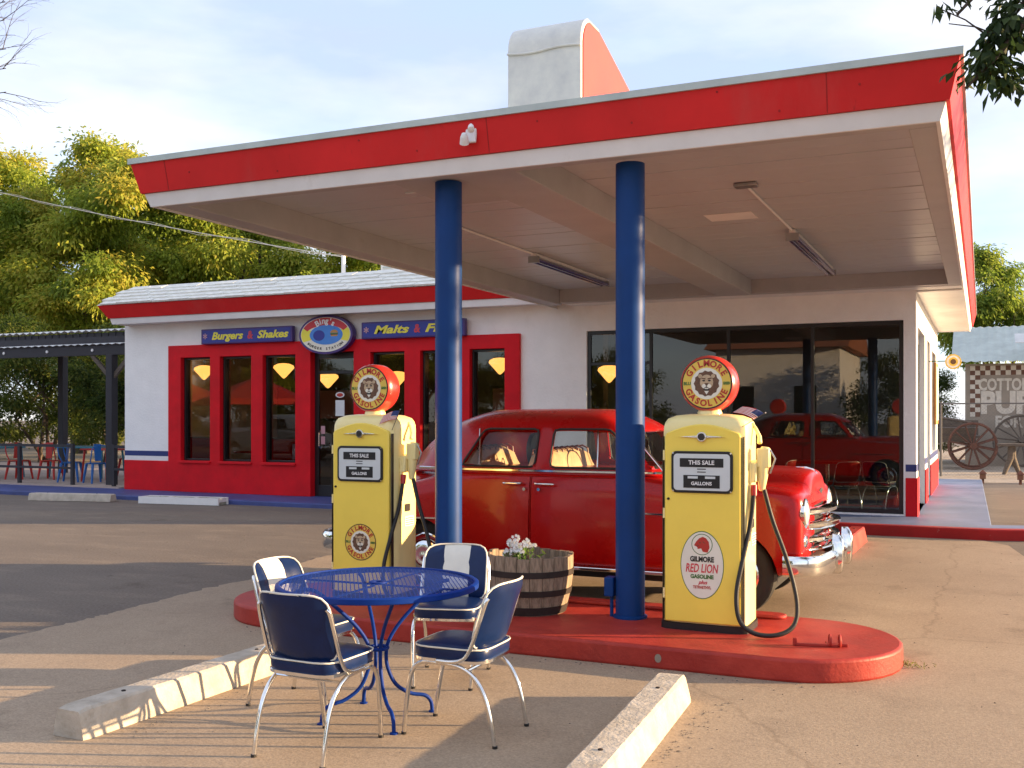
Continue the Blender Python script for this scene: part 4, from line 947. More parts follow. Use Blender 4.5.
def sedan(loc, rz, label, paint):
    t = thing('vintage_sedan', label, 'car', loc, rz)
    o = tmp_obj(lower_cage()); s = o.modifiers.new('s', 'SUBSURF'); s.levels = 2; s.render_levels = 2
    base = evaluated(o, 'body', ['car_red']); bpy.data.objects.remove(o)
    XR, XF, WR = -1.24, 1.59, .335
    cyl = []
    for x, r in ((XR, .36), (XF, .375)):
        for sg in (-1, 1):
            m = MB(); n = 28
            m.loft([[(x + r * math.cos(2 * math.pi * k / n), yy, .34 + r * math.sin(2 * math.pi * k / n)) for k in range(n)] for yy in ((.60 * sg, 1.2 * sg) if sg > 0 else (1.2 * sg, .60 * sg))])
            cyl.append(tmp_obj(m))
    doors = []
    for sg in (-1, 1):
        for x0, x1 in ((-.905, -.125), (-.120, .845)):
            doors.append((x0, x1, sg))
    dcut = [tmp_obj(MB().prismY([(x0, .355), (x1, .355), (x1 + .0, 1.095), (x0, 1.095)] if x0 > -.5 else [(x0 + .10, .355), (x1, .355), (x1, 1.095), (x0, 1.095), (x0, .75)], *((.83, 1.2) if sg > 0 else (-1.2, -.83)))) for x0, x1, sg in doors]
    hood_p = [(1.04, -.62), (1.5, -.545), (1.9, -.475), (2.2, -.40), (2.2, .40), (1.9, .475), (1.5, .545), (1.04, .62)]
    hcut = tmp_obj(MB().prism(hood_p, .90, 1.4))
    body = boolean(base, cyl + dcut + [hcut], 'DIFFERENCE')
    bo = finish(body, 'body', paint, t)
    for (x0, x1, sg), c in zip(doors, dcut):
        g = .0075
        inn = tmp_obj(MB().prismY([(x0 + g, .359), (x1 - g, .359), (x1 - g, 1.091), (x0 + g, 1.091)] if x0 > -.5 else [(x0 + .10 + g, .359), (x1 - g, .359), (x1 - g, 1.091), (x0 + g, 1.091), (x0 + g, .75)], *((.834, 1.2) if sg > 0 else (-1.2, -.834))))
        d = finish(boolean(base, [inn], 'INTERSECT'), 'door', paint, t); bpy.data.objects.remove(inn)
        hx = -.055 if x0 > -.5 else -.19
        hp = MB().tube([(hx, sg * .893, 1.035), (hx, sg * .925, 1.035), (hx + (.15 if x0 > -.5 else -.15), sg * .925, 1.033), (hx + (.17 if x0 > -.5 else -.17), sg * .915, 1.033)], [.012, .012, .011, .007], 8)
        hp.build('handle', 'chrome', d, smooth=60)
        MB().prismY(arc(hx + .02, .985, .014, 0, 330, 11), sg * .905 if sg < 0 else .88, sg * .88 if sg < 0 else .905).build('lock', 'chrome', d, smooth=40)
    inn = tmp_obj(MB().prism([(x + (.004 if x < 1.2 else 0), y * .992) for x, y in hood_p], .904, 1.4))
    hd = finish(boolean(base, [inn], 'INTERSECT'), 'bonnet', paint, t); bpy.data.objects.remove(inn)
    for c in cyl + dcut + [hcut]: bpy.data.objects.remove(c)
    MB().loft([[(x, y, z) for y, z in ((-.012 * k, 1.168 + b), (0, 1.168 + b + .035 * k), (.012 * k, 1.168 + b), (0, 1.163 + b))] for x, k, b in ((1.92, .2, -.004), (1.98, .5, -.004), (2.06, .8, -.012), (2.12, .8, -.03), (2.15, .3, -.045))]).build('ornament', 'chrome', hd, smooth=60)
    MB().loft([[(x, y, z) for y, z in ((-.10, .985), (-.03, 1.01), (.03, 1.01), (.10, .985), (0, .955))] for x in (2.145, 2.185)]).build('badge', 'chrome', hd, smooth=30)
    # greenhouse
    colx = {'belt': [1.20, 1.13, .985, .90, .035, -.105, -.88, -1.16, -1.62, -1.74], 'wb': [1.13, 1.06, .925, .84, .035, -.105, -.83, -1.14, -1.55, -1.66], 'wt': [.80, .745, .65, .54, .035, -.105, -.65, -.97, -1.22, -1.28], 'rail': [.70, .645, .56, .47, .03, -.11, -.60, -.88, -1.08, -1.12], 'rf': [.42, .40, .34, .30, -.06, -.20, -.48, -.66, -.80, -.84]}
    coly = {'belt': [0, .46, .77, .81, .83, .83, .81, .745, .43, 0], 'wb': [0, .45, .755, .795, .815, .815, .795, .725, .42, 0], 'wt': [0, .41, .62, .665, .70, .70, .665, .575, .38, 0], 'rail': [0, .38, .565, .61, .645, .645, .615, .54, .35, 0], 'rf': [0, .30, .43, .47, .49, .49, .47, .40, .25, 0]}
    zz = {'belt': 1.115, 'wb': 1.172, 'wt': 1.50, 'rail': 1.572, 'rf': 1.665}; lv = ['belt', 'wb', 'wt', 'rail', 'rf']
    skip = {0, 1, 3, 5, 8}
    mb = MB(); idx = {}; corner = []
    for sg in (1, -1):
        for l in lv:
            for i in range(10):
                if sg < 0 and i in (0, 9): idx[(sg, l, i)] = idx[(1, l, i)]; continue
                idx[(sg, l, i)] = len(mb.v); zb = zz[l] + (.02 if (l == 'rail' and 3 <= i <= 6) else 0)
                mb.v.append((colx[l][i], coly[l][i] * sg, zb))
                if l in ('wb', 'wt') and i in (2, 3, 4, 5, 6): corner.append((len(mb.v) - 1, 1.0 if not (l == 'wt' and i in (3, 6)) else .7))
    rid = {0: idx[(1, 'rf', 0)], 9: idx[(1, 'rf', 9)]}
    for i in range(1, 9): rid[i] = len(mb.v); mb.v.append((colx['rf'][i] * .98, 0, 1.692 - .02 * abs(i - 4.5) / 4.5))
    for sg in (1, -1):
        for a, b in zip(lv[:-1], lv[1:]):
            for i in range(9):
                if a == 'wb' and i in skip: continue
                q = (idx[(sg, a, i)], idx[(sg, a, i + 1)], idx[(sg, b, i + 1)], idx[(sg, b, i)]); mb.f.append(q[::-1] if sg < 0 else q); mb.m.append(0)
        for i in range(9):
            q = [idx[(sg, 'rf', i)], idx[(sg, 'rf', i + 1)], rid[i + 1], rid[i]]; q = list(dict.fromkeys(q))
            mb.f.append(tuple(q[::-1] if sg < 0 else q)); mb.m.append(0)
    o = mb.build('tmp', paint); at = o.data.attributes.new('crease_vert', 'FLOAT', 'POINT')
    for i, c in corner: at.data[i].value = c
    s = o.modifiers.new('s', 'SUBSURF'); s.levels = 3; s.render_levels = 3
    so = o.modifiers.new('so', 'SOLIDIFY'); so.thickness = .03; so.offset = -1
    me = evaluated(o, 'roof', [paint], 50); bpy.data.objects.remove(o)
    rf = link('roof', me, t)
    # panes
    def pane(sg, i, j, name, e=.02):
        a, b, c, d = [Vector((colx[l][k], coly[l][k] * sg, zz[l])) for l, k in (('wb', i), ('wb', j), ('wt', j), ('wt', i))]
        mid = (a + b + c + d) / 4; nrm = (b - a).cross(d - a).normalized()
        if nrm.dot(mid - Vector((-.1, 0, 1.2))) < 0: nrm = -nrm
        out = []
        for p in (a, b, c, d): out.append(p + (p - mid).normalized() * e - nrm * .022)
        m = MB(); m.add([tuple(p) for p in out] + [tuple(p - nrm * .004) for p in out], [(0, 1, 2, 3), (7, 6, 5, 4), (0, 4, 5, 1), (1, 5, 6, 2), (2, 6, 7, 3), (3, 7, 4, 0)])
        return m.build(name, 'car_glass', t)
    for sg in (-1, 1):
        pane(sg, 0, 1, 'windshield', .012); pane(sg, 1, 2, 'windshield', .012); pane(sg, 3, 4, 'window'); pane(sg, 5, 6, 'window'); pane(sg, 8, 9, 'rear_window', .012)
        for i_, j_ in ((3, 4), (5, 6)):                # rubber seals round the side glass
            cs = [Vector((colx[l][k], coly[l][k] * sg + sg * .004, zz[l])) for l, k in (('wb', i_), ('wb', j_), ('wt', j_), ('wt', i_))]
            lp = []
            for q in range(4):
                p, pv, nx_ = cs[q], cs[q - 1], cs[(q + 1) % 4]; lp += [p + (pv - p).normalized() * .05, p + ((pv - p).normalized() + (nx_ - p).normalized()) * .012, p + (nx_ - p).normalized() * .05]
            MB().tube(lp, .010, 6, closed=True).build('window_seal', 'rubber', t, smooth=60)
        for xb, xt in ((.46, .42), (-.65, -.71)):      # chrome window dividers
            MB().tube([(xb, sg * .795, 1.18), (xt, sg * .655, 1.50)], .008, 6).build('window_divider', 'chrome', t, smooth=60)
        # belt moulding, side spears, rocker strip
        MB().loft([[(x, sg * (y + dy_), z + dz) for dy_, dz in ((-.01, -.012), (.008, -.008), (.008, .008), (-.01, .012))][::sg] for x, y, z in [(v.x, v.y, v.z) for v in spline([(1.02, .775, 1.142), (.9, .80, 1.142), (.4, .832, 1.142), (-.12, .838, 1.142), (-.6, .828, 1.142), (-.95, .80, 1.142), (-1.3, .72, 1.142)], 5)]]).build('belt_moulding', 'chrome', t, smooth=60)
        for x0, x1, z0, z1, y in ((.90, 1.88, .815, .80, .893), (-1.02, -1.95, .70, .68, .893)):
            yy = lambda x: y - (.0 if x < 1.3 and x > -1.4 else .085 * ((abs(x) - 1.35) / .55) ** 2)
            MB().loft([[(x, sg * (yy(x) + a), z0 + (z1 - z0) * abs((x - x0) / (x1 - x0)) + b) for a, b in ((-.02, -.011), (.010, -.006), (.010, .006), (-.02, .011))][::sg] for x in np.linspace(x0, x1, 9)]).build('side_spear', 'chrome', t, smooth=60)
        MB().box(-.90, min(sg * .862, sg * .893), .315, 1.30, max(sg * .862, sg * .893), .345).build('rocker_strip', 'chrome', t, bevel=.006)
        MB().tube([(1.03, sg * .775, 1.16), (.85, sg * .70, 1.34), (.66, sg * .615, 1.50)], .011, 6).build('windshield_trim', 'chrome', t, smooth=60)
        # lamps
        hl = MB(); prof = [(.118, -.08), (.126, .0), (.120, .026), (.100, .034), (.090, .024)]
        hl.loft([[(2.135 + d, sg * .665 + r * math.cos(2 * math.pi * k / 28) * sg, .845 + r * math.sin(2 * math.pi * k / 28)) for k in range(28)] for r, d in prof], cap=False)
        h = hl.build('headlight', 'chrome', t, smooth=50)
        MB().loft([[(2.135 + d, sg * .665 + r * math.cos(2 * math.pi * k / 24), .845 + r * math.sin(2 * math.pi * k / 24)) for k in range(24)] for r, d in ((.093, .02), (.075, .038), (.04, .047), (.01, .05))]).build('lens', 'lens', h, smooth=60)
        pk = MB().loft([[(2.135 + d, sg * .675 + a * r, .625 + b * r) for a, b in super_outline(.085, .055, 3, 20)] for r, d in ((1, -.04), (1, .015), (.8, .03), (.3, .034))]).build('parking_light', 'chrome', t, smooth=50)
        tl = MB().loft([[(-2.20 - d, sg * .70 + a * r, .70 + b * r) for a, b in super_outline(.06, .09, 3, 18)] for r, d in ((1, -.05), (1, .02), (.7, .05), (.2, .06))]).build('tail_light', 'tail_red', t, smooth=50)
    # grille bars
    for z, w_, th, fwd in ((.845, .53, .036, 2.25), (.735, .56, .040, 2.28), (.625, .57, .036, 2.27), (.545, .55, .026, 2.24)):
        path = spline([(2.05, -w_ - .06, z), (2.12, -w_, z), (fwd - .045, -.38, z), (fwd, -.15, z), (fwd + .012, 0, z), (fwd, .15, z), (fwd - .045, .38, z), (2.12, w_, z), (2.05, w_ + .06, z)], 5)
        rings = []
        for p in path:
            k = 1 - .25 * abs(p.y) / .6
            rings.append([(p.x + a * .045 * k, p.y, p.z + b * th * k) for a, b in ((-1, -.55), (.2, -1), (1, -.35), (1, .35), (.2, .75), (-1, .9))])
        MB().loft(rings).build('grille_bar', 'chrome', t, smooth=50)
    MB().loft([[(2.14, -.52, z), (2.17, -.2, z), (2.18, 0, z), (2.17, .2, z), (2.14, .52, z), (2.0, .5, z), (2.0, -.5, z)] for z in (.50, .88)]).build('grille_back', 'black', t)
    for z in (.60, .70, .81): MB().box(2.17, -.045, z - .03, 2.24, .045, z + .03).build('grille_post', 'chrome', t, bevel=.008)
    # bumpers
    def bumper(path, name, front):
        rings = []; P = spline(path, 6)
        for i, p in enumerate(P):
            tq = (P[min(i + 1, len(P) - 1)] - P[max(i - 1, 0)]).normalized(); nq = Vector((tq.y, -tq.x, 0)) * (1 if front else 1)
            rings.append([tuple(p + nq * a + Vector((0, 0, b))) for a, b in ((-.035, -.075), (.012, -.078), (.030, -.045), (.022, 0), (.030, .045), (.012, .078), (-.035, .075), (-.02, 0))])
        return MB().loft(rings).build(name, 'chrome', t, smooth=55)
    fb = bumper([(2.02, -.925, .455), (2.13, -.90, .455), (2.25, -.78, .45), (2.32, -.50, .445), (2.35, 0, .445), (2.32, .50, .445), (2.25, .78, .45), (2.13, .90, .455), (2.02, .925, .455)], 'front_bumper', True)
    rb = bumper([(-2.05, .92, .45), (-2.24, .86, .45), (-2.36, .55, .45), (-2.40, 0, .45), (-2.36, -.55, .45), (-2.24, -.86, .45), (-2.05, -.92, .45)], 'rear_bumper', False)
    for sg in (-1, 1):
        for bx, par, f in ((2.345, fb, 1), (-2.39, rb, -1)):
            MB().loft([[(bx + f * a, sg * .30 + b * w_, z) for a, b in ((-.03, -1), (.035 + e, -.75), (.05 + e, 0), (.035 + e, .75), (-.03, 1))][::f] for z, w_, e in ((.335, .030, -.02), (.36, .042, .0), (.45, .046, .012), (.55, .040, .012), (.62, .030, -.005), (.655, .016, -.03))]).build('bumper_guard', 'chrome', par, smooth=55)
        for bx in (2.2, -2.25): MB().box(bx - .1, sg * .42 - .03, .42, bx + .1, sg * .42 + .03, .46).build('bumper_arm', 'black', t)
    # wheels
    for x in (XR, XF):
        for sg in (-1, 1):
            def rg(r, y): return [(x + r * math.cos(2 * math.pi * k / 36), sg * (y - .055), WR + r * math.sin(2 * math.pi * k / 36)) for k in range(36)]
            wh = MB().loft([rg(r, y) for r, y in ((.20, .60), (.30, .60), (.328, .62), (.335, .66), (.335, .72), (.328, .765), (.30, .785), (.24, .788), (.205, .778))][::sg], cap=False).build('wheel', 'rubber', t, smooth=40)
            MB().loft([rg(r, y) for r, y in ((.208, .62), (.208, .776), (.20, .784), (.185, .772), (.15, .765))][::sg], cap=False).build('rim', paint, wh, smooth=50)
            MB().loft([rg(r, y) for r, y in ((.168, .762), (.165, .780), (.13, .806), (.075, .818), (.06, .812), (.02, .822))][::sg]).build('hubcap', 'chrome', wh, smooth=50)
            MB().loft([rg(r, y) for r, y in ((.206, .776), (.212, .785), (.200, .790), (.192, .780))][::sg], cap=False).build('trim_ring', 'chrome', wh, smooth=50)
    MB().box(-2.0, -.6, .22, 1.9, .6, .30).build('chassis', 'black', t)
    # cabin
    for x, n_, zt_ in ((-.17, 'seat_back', 1.325), (-.98, 'seat_back', 1.33)):
        sb = MB(); rings = []
        for u in np.linspace(-1, 1, 17):
            k = (1 - abs(u) ** 5); h = .06 + (zt_ - 1.13 - .06) * (k ** .5 if k > 0 else 0)
            rings.append([(x - .10 + .0, u * .62, 1.12), (x + .10, u * .62, 1.12), (x + .07, u * .62, 1.12 + h * .8), (x + .0, u * .62, 1.12 + h), (x - .08, u * .62, 1.12 + h * .9)])
        sbo = sb.loft(rings).build(n_, 'car_seat', t, smooth=60)
        for u in np.linspace(-.85, .85, 9):
            MB().tube([(x + .075, u * .62, 1.135), (x + .055, u * .62, zt_ - .025), (x + .0, u * .62, zt_ + .002), (x - .075, u * .62, zt_ - .015), (x - .095, u * .62, 1.135)], .009, 5).build('stripe', 'seat_stripe', sbo)
    MB().tube([(.48 + .05 * math.sin(a), .34 + .19 * math.cos(a), 1.24 + .17 * math.sin(a)) for a in np.linspace(0, 2 * math.pi, 26, endpoint=False)], .011, 6, closed=True).build('steering_wheel', 'black', t, smooth=60)
    MB().prismX(arc(-.30, 1.30, .16, 0, 345, 23), -.34, -.30).build('round_headrest', 'black', t, smooth=40)
    MB().box(.72, -.68, 1.125, .98, .68, 1.165).build('dashboard', 'interior_dark', t, bevel=.02)
    return t
sedan((-24.1, 1.0, .0), rad(180), 'cream sedan parked across the lot, outside the frame at left', 'car_cream')
sedan((-3.42, 9.05, .006), 0, 'glossy red 1950s four door sedan parked behind the pump island', 'car_red')

# ---------------------------------------------------------------- patio at the left
pg = thing('patio_pergola', 'dark timber patio shelter with corrugated roof left of the restaurant', 'pergola', (-20.5, 18.5, .115))
pb = Vector((-20.5, 18.5, .115))
def Pp(mb, name, m, parent=None, **k):
    mb.v = [tuple(Vector(v) - pb) for v in mb.v]; return mb.build(name, m, parent or pg, **k)
def corrug(x0, x1, y0, z0, y1, z1, pitch, amp):
    mb = MB(); n = int((x1 - x0) / pitch * 4); a = []; b = []
    for i in range(n + 1):
        x = x0 + (x1 - x0) * i / n; d = amp * math.sin(i * math.pi / 2)
        a.append((x, y0, z0 + d)); b.append((x, y1, z1 + d))
    mb.loft([a, b, [(p[0], p[1], p[2] - .006) for p in b], [(p[0], p[1], p[2] - .006) for p in a], a], cap=False, close=False); return mb
Pp(corrug(-30, -16.9, 17.35, 3.55, 20.2, 3.85, .22, .022), 'roof_sheet', 'pergola_roof', smooth=50)
Pp(corrug(-30, -16.75, 16.9, 3.20, 17.5, 3.26, .22, .014), 'roof_sheet', 'pergola_roof', smooth=50)
fm = MB(); n_ = 120
for i in range(n_):
    x = -30 + 13.1 * i / n_
    fm.box(x + .004, 17.42 + (.012 if i % 2 else 0), 3.22, x + 13.1 / n_ - .004, 17.445 + (.012 if i % 2 else 0), 3.50)
o = Pp(fm, 'corrugated_front', 'pergola_dark')
Pp(MB().box(-30, 16.95, 2.96, -16.9, 17.07, 3.17), 'beam', 'pergola_dark'); Pp(MB().box(-30, 20.0, 3.35, -16.9, 20.12, 3.6), 'beam', 'pergola_dark'); Pp(MB().box(-30, 17.3, 3.22, -16.9, 17.41, 3.40), 'beam', 'pergola_dark')
for k in range(10):
    x = -29.6 + 1.38 * k
    Pp(MB().prismX([(17.075, 3.05), (20.0, 3.36), (20.0, 3.52), (17.075, 3.19)], x, x + .06), 'rafter', 'pergola_dark')
    if k < 9: Pp(MB().prismY(arc(x + .7, 3.07, .032, 0, 330, 11), 16.93, 16.951), 'bolt_cap', 'letter_white')
for x in (-17.35, -22.2, -27.2):
    for y in (17.0, 20.06):
        ps = Pp(MB().box(x - .09, y - .09, .10, x + .09, y + .09, 2.957 if y < 18 else 3.348), 'post', 'pergola_dark', bevel=.01)
        for s in (-1, 1):
            if y < 18:
                q = MB().prismY([(x + s * .09, 2.45), (x + s * .62, 2.95), (x + s * .50, 2.95), (x + s * .09, 2.58)], y - .03, y + .03); q.v = [tuple(Vector(v) - pb) for v in q.v]; q.build('knee_brace', 'old_wood', ps)
def railing(x0, x1, y, label):
    t = thing('railing', label, 'railing', (x0, y, .115))
    MB().box(0, -.03, .82, x1 - x0, .03, .88).build('top_rail', 'pergola_dark', t); MB().box(0, -.03, .34, x1 - x0, .03, .39).build('low_rail', 'pergola_dark', t)
    n = max(1, int((x1 - x0) / 1.6))
    for k in range(n + 1): MB().box((x1 - x0) * k / n - .035, -.034, -.02, (x1 - x0) * k / n + .035, .034, .90).build('post', 'pergola_dark', t)
railing(-24.6, -18.1, 16.62, 'dark patio railing at far left before the blue and red chairs')
railing(-16.9, -16.42, 16.62, 'short dark railing between the patio opening and the white wall')
def cafe_chair(loc, rz, m, label):
    t = thing('cafe_chair', label, 'chair', loc, rz, 'patio cafe chairs')
    MB().slathe([(.95, .43), (1, .44), (1, .452), (.9, .456), (.5, .450)], .19, .19, 4, 24).build('seat', m, t, smooth=50)
    for sx in (-1, 1):
        MB().tube([(sx * .15, .16, .435), (sx * .20, .22, 0)], [.034, .022], 8).build('leg', m, t, smooth=50); MB().tube([(sx * .15, -.16, .435), (sx * .20, -.23, 0)], [.034, .022], 8).build('leg', m, t, smooth=50)
    MB().tube(spline([(-.19, -.12, .44), (-.20, -.20, .62), (-.17, -.235, .80), (0, -.26, .845), (.17, -.235, .80), (.20, -.20, .62), (.19, -.12, .44)], 5), .014, 8).build('back_frame', m, t, smooth=60)
    MB().prismY([(-.07, .45), (.07, .45), (.085, .83), (-.085, .83)], -.262, -.250).build('back_slat', m, t, rot=(rad(-7), 0, 0), loc=(0, .10, .02))
    return t
def cafe_table(loc, m, label, sx=.4, sy=.4):
    t = thing('patio_table', label, 'table', loc, 0, 'patio tables')
    MB().box(-sx, -sy, .72, sx, sy, .755).build('top', m, t, bevel=.012)
    for a in (-1, 1):
        for b in (-1, 1): MB().tube([(a * (sx - .08), b * (sy - .08), .72), (a * (sx - .03), b * (sy - .03), 0)], [.026, .02], 8).build('leg', m, t, smooth=50)
Z0 = .115
cafe_table((-18.35, 17.9, Z0), 'cafe_red', 'red metal patio table nearest the restaurant wall', .5)
cafe_table((-20.1, 18.9, Z0), 'cafe_teal', 'long teal patio table behind the red patio table', .9)
cafe_table((-22.3, 17.9, Z0), 'cafe_teal', 'teal patio table at the far left edge', .8)
cafe_chair((-18.95, 17.35, Z0), rad(-60), 'cafe_blue', 'bright blue metal chair beside the patio railing post')
cafe_chair((-18.12, 17.3, Z0), rad(70), 'cafe_blue', 'bright blue metal chair at the right end of the red patio table')
cafe_chair((-18.3, 18.75, Z0), rad(180), 'cafe_red', 'red metal chair behind the red patio table')
cafe_chair((-20.2, 17.9, Z0), rad(20), 'cafe_red', 'red metal chair before the long teal patio table')
cafe_chair((-20.9, 17.6, Z0), rad(-75), 'cafe_red', 'red metal chair between the two teal patio tables')
cafe_chair((-21.9, 17.15, Z0), rad(5), 'cafe_blue', 'blue metal chair at the far left patio table')
cafe_chair((-22.9, 17.3, Z0), rad(-20), 'cafe_red', 'red metal chair at the far left patio table')
cafe_chair((-19.6, 19.8, Z0), rad(180), 'cafe_red', 'red metal chair behind the long teal patio table')
ck = thing('service_counter', 'white patio counter with red top behind the red table', 'counter', (-18.6, 20.9, Z0))
MB().box(-.7, -.3, 0, .7, .3, 1.15).build('cabinet', 'white_paint', ck); MB().box(-.75, -.35, 1.15, .75, .35, 1.24).build('top', 'cafe_red', ck, bevel=.01)

# ---------------------------------------------------------------- roof clutter and wires
ac = thing('roof_unit', 'pale louvred air conditioner on the restaurant roof behind the canopy edge', 'air conditioner', (-11.9, 21.0, 4.285))
MB().box(-.75, -.5, 0, .75, .5, 1.05).build('case', 'pylon_white', ac, bevel=.02)
for k in range(11): MB().box(-.68, -.515, .10 + k * .08, .68, -.50, .14 + k * .08).build('louvre', 'galvanised', ac, rot=(0, 0, 0))
vp_ = thing('vent_pipe', 'thin white vent pipe on the restaurant roof', 'pipe', (-13.33, 20, 4.285))
MB().tube([(0, 0, 0), (0, 0, 1.03)], .05, 10).build('pipe', 'letter_white', vp_, smooth=40); MB().lathe([(.075, 1.03), (.075, 1.06), (.02, 1.09)], (0, 0), 10).build('cap', 'letter_white', vp_)
pw = thing('power_cable', 'pale overhead service cable sagging across the left trees', 'cable', (-40, 26, 0))
a_, b_ = Vector((-8, 4.5, 14.0)), Vector((26.67, -6, 5.27))
pts = [(a_.x + (b_.x - a_.x) * k / 30, a_.y + (b_.y - a_.y) * k / 30, a_.z + (b_.z - a_.z) * k / 30 - .35 * 4 * (k / 30) * (1 - k / 30)) for k in range(31)]
MB().tube(pts, .013, 6).build('wire', 'wire_pale', pw, smooth=60)
MB().tube([(p[0], p[1], p[2] + .06 * math.sin(i * 1.7)) for i, p in enumerate(pts)], .006, 5).build('carrier_wire', 'wire_pale', pw, smooth=60)
up = thing('utility_pole', 'wooden utility pole left of view carrying the service cable', 'pole', (-48, 30.5, 0))
MB().tube([(0, 0, 0), (0, 0, 14.6)], [.17, .11], 10).build('shaft', 'old_wood', up, smooth=50); MB().box(-.06, -1, 13.9, .06, 1, 14.02).build('cross_arm', 'old_wood', up)

# ---------------------------------------------------------------- yard at the right
sh = thing('old_shed', 'low brown shed with painted lettering and grey corrugated roof at far right', 'shed', (4.0, 37.0, 0))
MB().box(-4.5, 0, 0, 6, 5, 3.32).build('wall', 'shed_wall', sh)
def corr_local(): 
    mb = corrug(-4.9, 6.4, -.75, 3.36, 2.6, 4.72, .26, .02); return mb
corr_local().build('roof', 'galvanised', sh, smooth=50)
for k, (x, y, w_, l_) in enumerate(((-1.9, .9, .8, .7), (.6, .3, 1.2, .5))): pass
MB().box(-2.85, -.012, 3.98, -1.9, .9, 3.995).build('roof_patch', 'pergola_roof', sh, rot=(rad(22), 0, 0), loc=(-.2, .5, .22))
ch = MB(); 
for i in range(26):
    for j in range(2):
        if (i + j) % 2 == 0: ch.box(-4.35 + i * .15, -.012, 2.95 + j * .15, -4.35 + (i + 1) * .15, -.002, 2.95 + (j + 1) * .15)
for j in range(9):
    for i in range(2):
        if (i + j) % 2: ch.box(-4.35 + i * .15, -.012, 2.95 - (j + 1) * .15, -4.35 + (i + 1) * .15, -.002, 2.95 - j * .15)
ch.build('checker_border', 'shed_brown', sh)
ch = MB()
for i in range(26):
    for j in range(2):
        if (i + j) % 2: ch.box(-4.35 + i * .15, -.011, 2.95 + j * .15, -4.35 + (i + 1) * .15, -.002, 2.95 + (j + 1) * .15)
for j in range(9):
    for i in range(2):
        if (i + j) % 2 == 0: ch.box(-4.35 + i * .15, -.011, 2.95 - (j + 1) * .15, -4.35 + (i + 1) * .15, -.002, 2.95 - j * .15)
ch.build('checker_border', 'shed_paint', sh)
text('COTTONWOOD', .52, 'shed_paint', sh, (-2.72, -.014, 2.62), bold=.02, depth=.004, fit=2.75)
text('PUPI', .95, 'shed_paint', sh, (-3.2, -.014, 2.02), bold=.05, depth=.004, fit=1.65)
text('FOR', .5, 'shed_paint', sh, (-3.2, -.014, 1.42), bold=.02, depth=.004, fit=.8)
# wagon
def wheel_mesh(parent, r, name, c, rot=(0, 0, 0), m='wheel_wood', ns=12):
    w_ = MB().tube([(r * math.cos(a), 0, r * math.sin(a)) for a in np.linspace(0, 2 * math.pi, 32, endpoint=False)], .04, 6, closed=True).build(name, m, parent, smooth=50, loc=c, rot=rot)
    MB().loft([[(.10 * math.cos(2 * math.pi * k / 14), y_, .10 * math.sin(2 * math.pi * k / 14)) for k in range(14)] for y_ in (-.14, .14)]).build('hub', m, w_, smooth=40)
    for k in range(ns):
        a = 2 * math.pi * k / ns; MB().tube([(.09 * math.cos(a), 0, .09 * math.sin(a)), ((r - .02) * math.cos(a), 0, (r - .02) * math.sin(a))], .024, 5).build('spoke', m, w_)
    return w_
wg = thing('farm_wagon', 'old dark wooden farm wagon with spoked wheels on the gravel', 'wagon', (-1.2, 34.6, 0))
MB().box(-2.4, -.5, .95, 1.15, .6, 1.02).build('bed', 'old_wood', wg)
for k, z in enumerate((1.03, 1.27)): MB().box(-2.4, -.56, z, 1.0, -.50, z + .22).build('side_board', 'old_wood', wg, rot=(rad(18), 0, 0), loc=(0, .32, .02)); MB().box(-2.4, .6, z, 1.1, .66, z + .22).build('side_board', 'old_wood', wg)
MB().tube([(-1.0, 0, 1.75), (.9, -.3, 1.42)], .05, 6).build('loose_pole', 'old_wood', wg)
for x in (-1.7, .95):
    MB().tube([(x, -.78, .70), (x, .85, .70)], .05, 8).build('axle', 'old_wood', wg); MB().box(x - .08, -.4, .7, x + .08, .45, .95).build('bolster', 'old_wood', wg)
    for y in (-.74, .80): wheel_mesh(wg, .68, 'wheel', (x, y, .72), rot=(0, .2, rad(14)))
lw = thing('wagon_wheel', 'large pale spoked wagon wheel leaning on the shed wall', 'wheel', (1.15, 36.5, .0))
wheel_mesh(lw, .82, 'rim', (0, 0, .84), rot=(rad(-17), .1, 0), m='old_wood', ns=14)
bn = thing('log_bench', 'grey plank bench on forked stump legs in the gravel yard', 'bench', (.95, 31.8, 0), rad(8))
MB().box(-.55, -.2, .78, 1.6, .2, .86).build('seat', 'old_wood', bn, bevel=.02)
for x in (-.2, 1.2):
    for s in (-1, 1): MB().tube([(x, 0, .78), (x + s * .03, s * .02, .45), (x + s * .22, s * .12, 0)], [.10, .09, .05], 8).build('leg', 'old_wood', bn, smooth=60)
an = thing('iron_anvil', 'dark iron anvil on the plank bench at the frame edge', 'anvil', (1.55, 31.8, .86), rad(8))
MB().loft([[(x, y * k, z) for x, y in ((-.2, -.08), (.2, -.08), (.2, .08), (-.2, .08))] for k, z in ((1, 0), (.6, .07), (.6, .12), (1.1, .17), (1.1, .22))]).build('body', 'hoop_iron', an, bevel=.01); MB().tube([(.2, 0, .19), (.42, 0, .2)], [.06, .01], 8).build('horn', 'hoop_iron', an)
